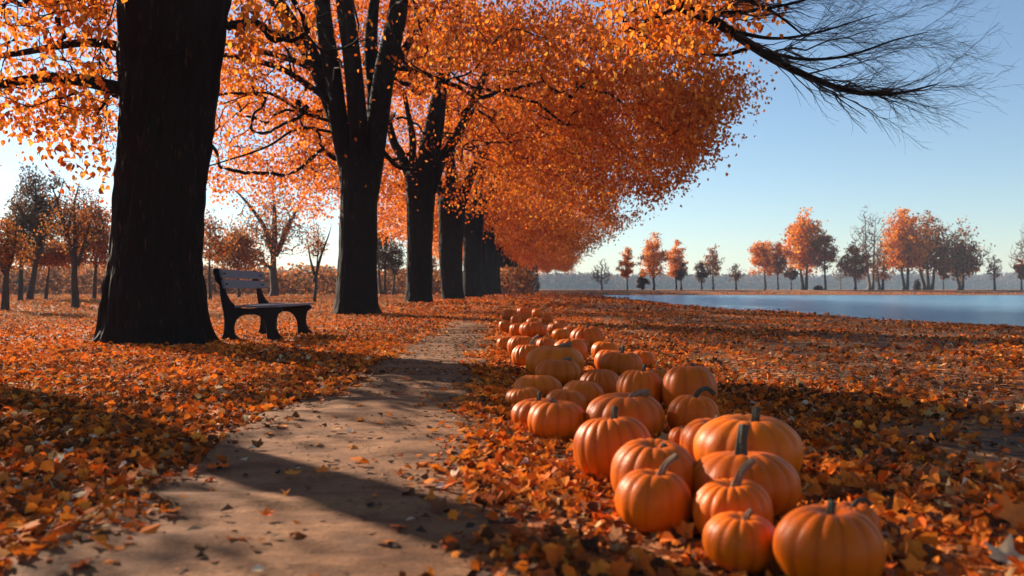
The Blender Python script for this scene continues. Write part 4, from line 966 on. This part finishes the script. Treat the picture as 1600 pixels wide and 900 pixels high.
def single_leaf(px, py, size, rot, tilt, col, label, curl=1.6, seed=0, name='fallen_leaf'):
    """one leaf big enough to be seen on its own: a subdivided maple blade with a stalk"""
    rg = np.random.default_rng(seed); x, y, z = at(px, py)
    pol = [(-90, .22), (-60, .34), (-35, .62), (-15, .42), (2, .50), (20, .86), (38, .52), (58, .46), (75, .62), (90, 1.0), (105, .62), (122, .46), (142, .52), (160, .86), (178, .50), (195, .42), (215, .62), (240, .34)]
    n = len(pol); V = [(0, 0, 0)]
    for fr in (.5, 1.):
        for a, r in pol:
            rr = r*fr if fr == 1 else .5*(r*.4+.45*.6)
            xx, yy = rr*math.cos(R(a)), rr*math.sin(R(a)); V.append((xx, yy, curl*(.22*rr*rr+.10*math.sin(3*R(a)+seed)*rr)))
    V = np.array(V)*size
    mb = MB(); f3 = [(0, 1+i, 1+(i+1) % n) for i in range(n)]; f4 = [(1+i, 1+n+i, 1+n+(i+1) % n, 1+(i+1) % n) for i in range(n)]
    mb.add(V, f4); mb.f.append(np.array(f3).ravel()); mb.t.append(np.full(n, 3))
    tubes(mb, [[(0, -.2*size, .02*size), (.03*size, -.5*size, .06*size), (.1*size, -.8*size, .14*size)]], [[.012*size, .010*size, .012*size]], 5)
    o = mb.build(name, M['litter'], None, tint=None)
    a = o.data.attributes.new('tint', 'FLOAT_COLOR', 'FACE'); nf = len(o.data.polygons); a.data.foreach_set('color', np.tile([*col, 1], nf).astype(np.float32))
    o.rotation_euler = (tilt[0], tilt[1], rot)
    bpy.context.view_layer.update()
    lo = min((o.matrix_world.to_3x3() @ Vector(v.co)).z for v in o.data.vertices)
    o.location = (x, y, z-lo+.012)
    tag(o, label, 'leaf')
single_leaf(625, 749, .05, 1.4, (.35, .1), (.78, .17, .02), 'bright orange leaf lying alone on the middle of the path', seed=1)
single_leaf(375, 853, .05, 2.6, (.1, .3), (.45, .12, .03), 'rusty curled leaf on the near left part of the path', seed=2)
single_leaf(1585, 838, .085, .4, (1.0, -.2), (.50, .14, .03), 'large brown orange leaf standing up at the right frame edge', .9, 3)
single_leaf(1570, 890, .075, -.6, (.5, .2), (.50, .36, .22), 'pale dried oak like leaf in the lower right corner', 1.1, 4)
single_leaf(690, 806, .06, 1.0, (.25, -.3), (.20, .07, .03), 'dark brown curled leaf at the right edge of the near path', 2.2, 5)
single_leaf(1415, 645, .075, .3, (.9, .2), (.66, .20, .03), 'orange leaf tipped upright on the dry grass right of the pumpkins', 1.0, 6)

# ------------------------------------------------------------------ air
m, t, N, L, out = nt('thin_haze')
pv = N('ShaderNodeVolumePrincipled', i_Density=.00045, i_Anisotropy=.0); pv.inputs['Color'].default_value = (.62, .80, 1.0, 1); L(pv.outputs[0], out.inputs['Volume'])
mb = MB(); box(mb, -3000, 3000, -200, 4100, -1.9, 26.0)
hz = mb.build('haze', m, None, smooth_=False); tag(hz, 'thin bluish autumn haze over the fields', 'haze', kind='stuff')

# ------------------------------------------------------------------ light, sky, camera
w = bpy.data.worlds.new('World'); bpy.context.scene.world = w; w.use_nodes = True
nt_ = w.node_tree; bg = nt_.nodes['Background']; sky = nt_.nodes.new('ShaderNodeTexSky'); sky.sky_type = 'NISHITA'; sky.sun_disc = False
sky.sun_elevation = R(SUN_EL); sky.sun_rotation = R(-SUN_AZ); sky.air_density = 1.0; sky.dust_density = .12; sky.ozone_density = 2.6; sky.altitude = 0
nt_.links.new(sky.outputs[0], bg.inputs[0]); bg.inputs[1].default_value = .058
sd = bpy.data.lights.new('sun', 'SUN'); sd.energy = 5.0; sd.angle = R(.5); sd.color = (1.0, .83, .63)
so = bpy.data.objects.new('sun', sd); C.objects.link(so); so.rotation_euler = Vector(tuple(sun_dir)).to_track_quat('Z', 'Y').to_euler(); so.location = (-20, 20, 15)
cd = bpy.data.cameras.new('camera'); cam = bpy.data.objects.new('camera', cd); C.objects.link(cam)
cd.sensor_width = 36; cd.lens = 36*F/1600; cd.clip_end = 9000; cd.clip_start = .05
cam.location = (0, 0, CH); cam.rotation_euler = (R(90), 0, 0); cd.shift_y = (HY-450)/1600
cd.dof.use_dof = True; cd.dof.focus_distance = 8.0; cd.dof.aperture_fstop = 2.4
sc = bpy.context.scene; sc.camera = cam
sc.render.engine = 'CYCLES'; sc.view_settings.view_transform = 'Standard'; sc.view_settings.look = 'None'; sc.view_settings.gamma = 1; sc.view_settings.use_curve_mapping = False
sc.view_settings.exposure = 1.38
sc.cycles.use_denoising = True; sc.cycles.max_bounces = 8; sc.cycles.diffuse_bounces = 3; sc.cycles.transmission_bounces = 4; sc.cycles.volume_bounces = 0
sc.cycles.volume_step_rate = 5
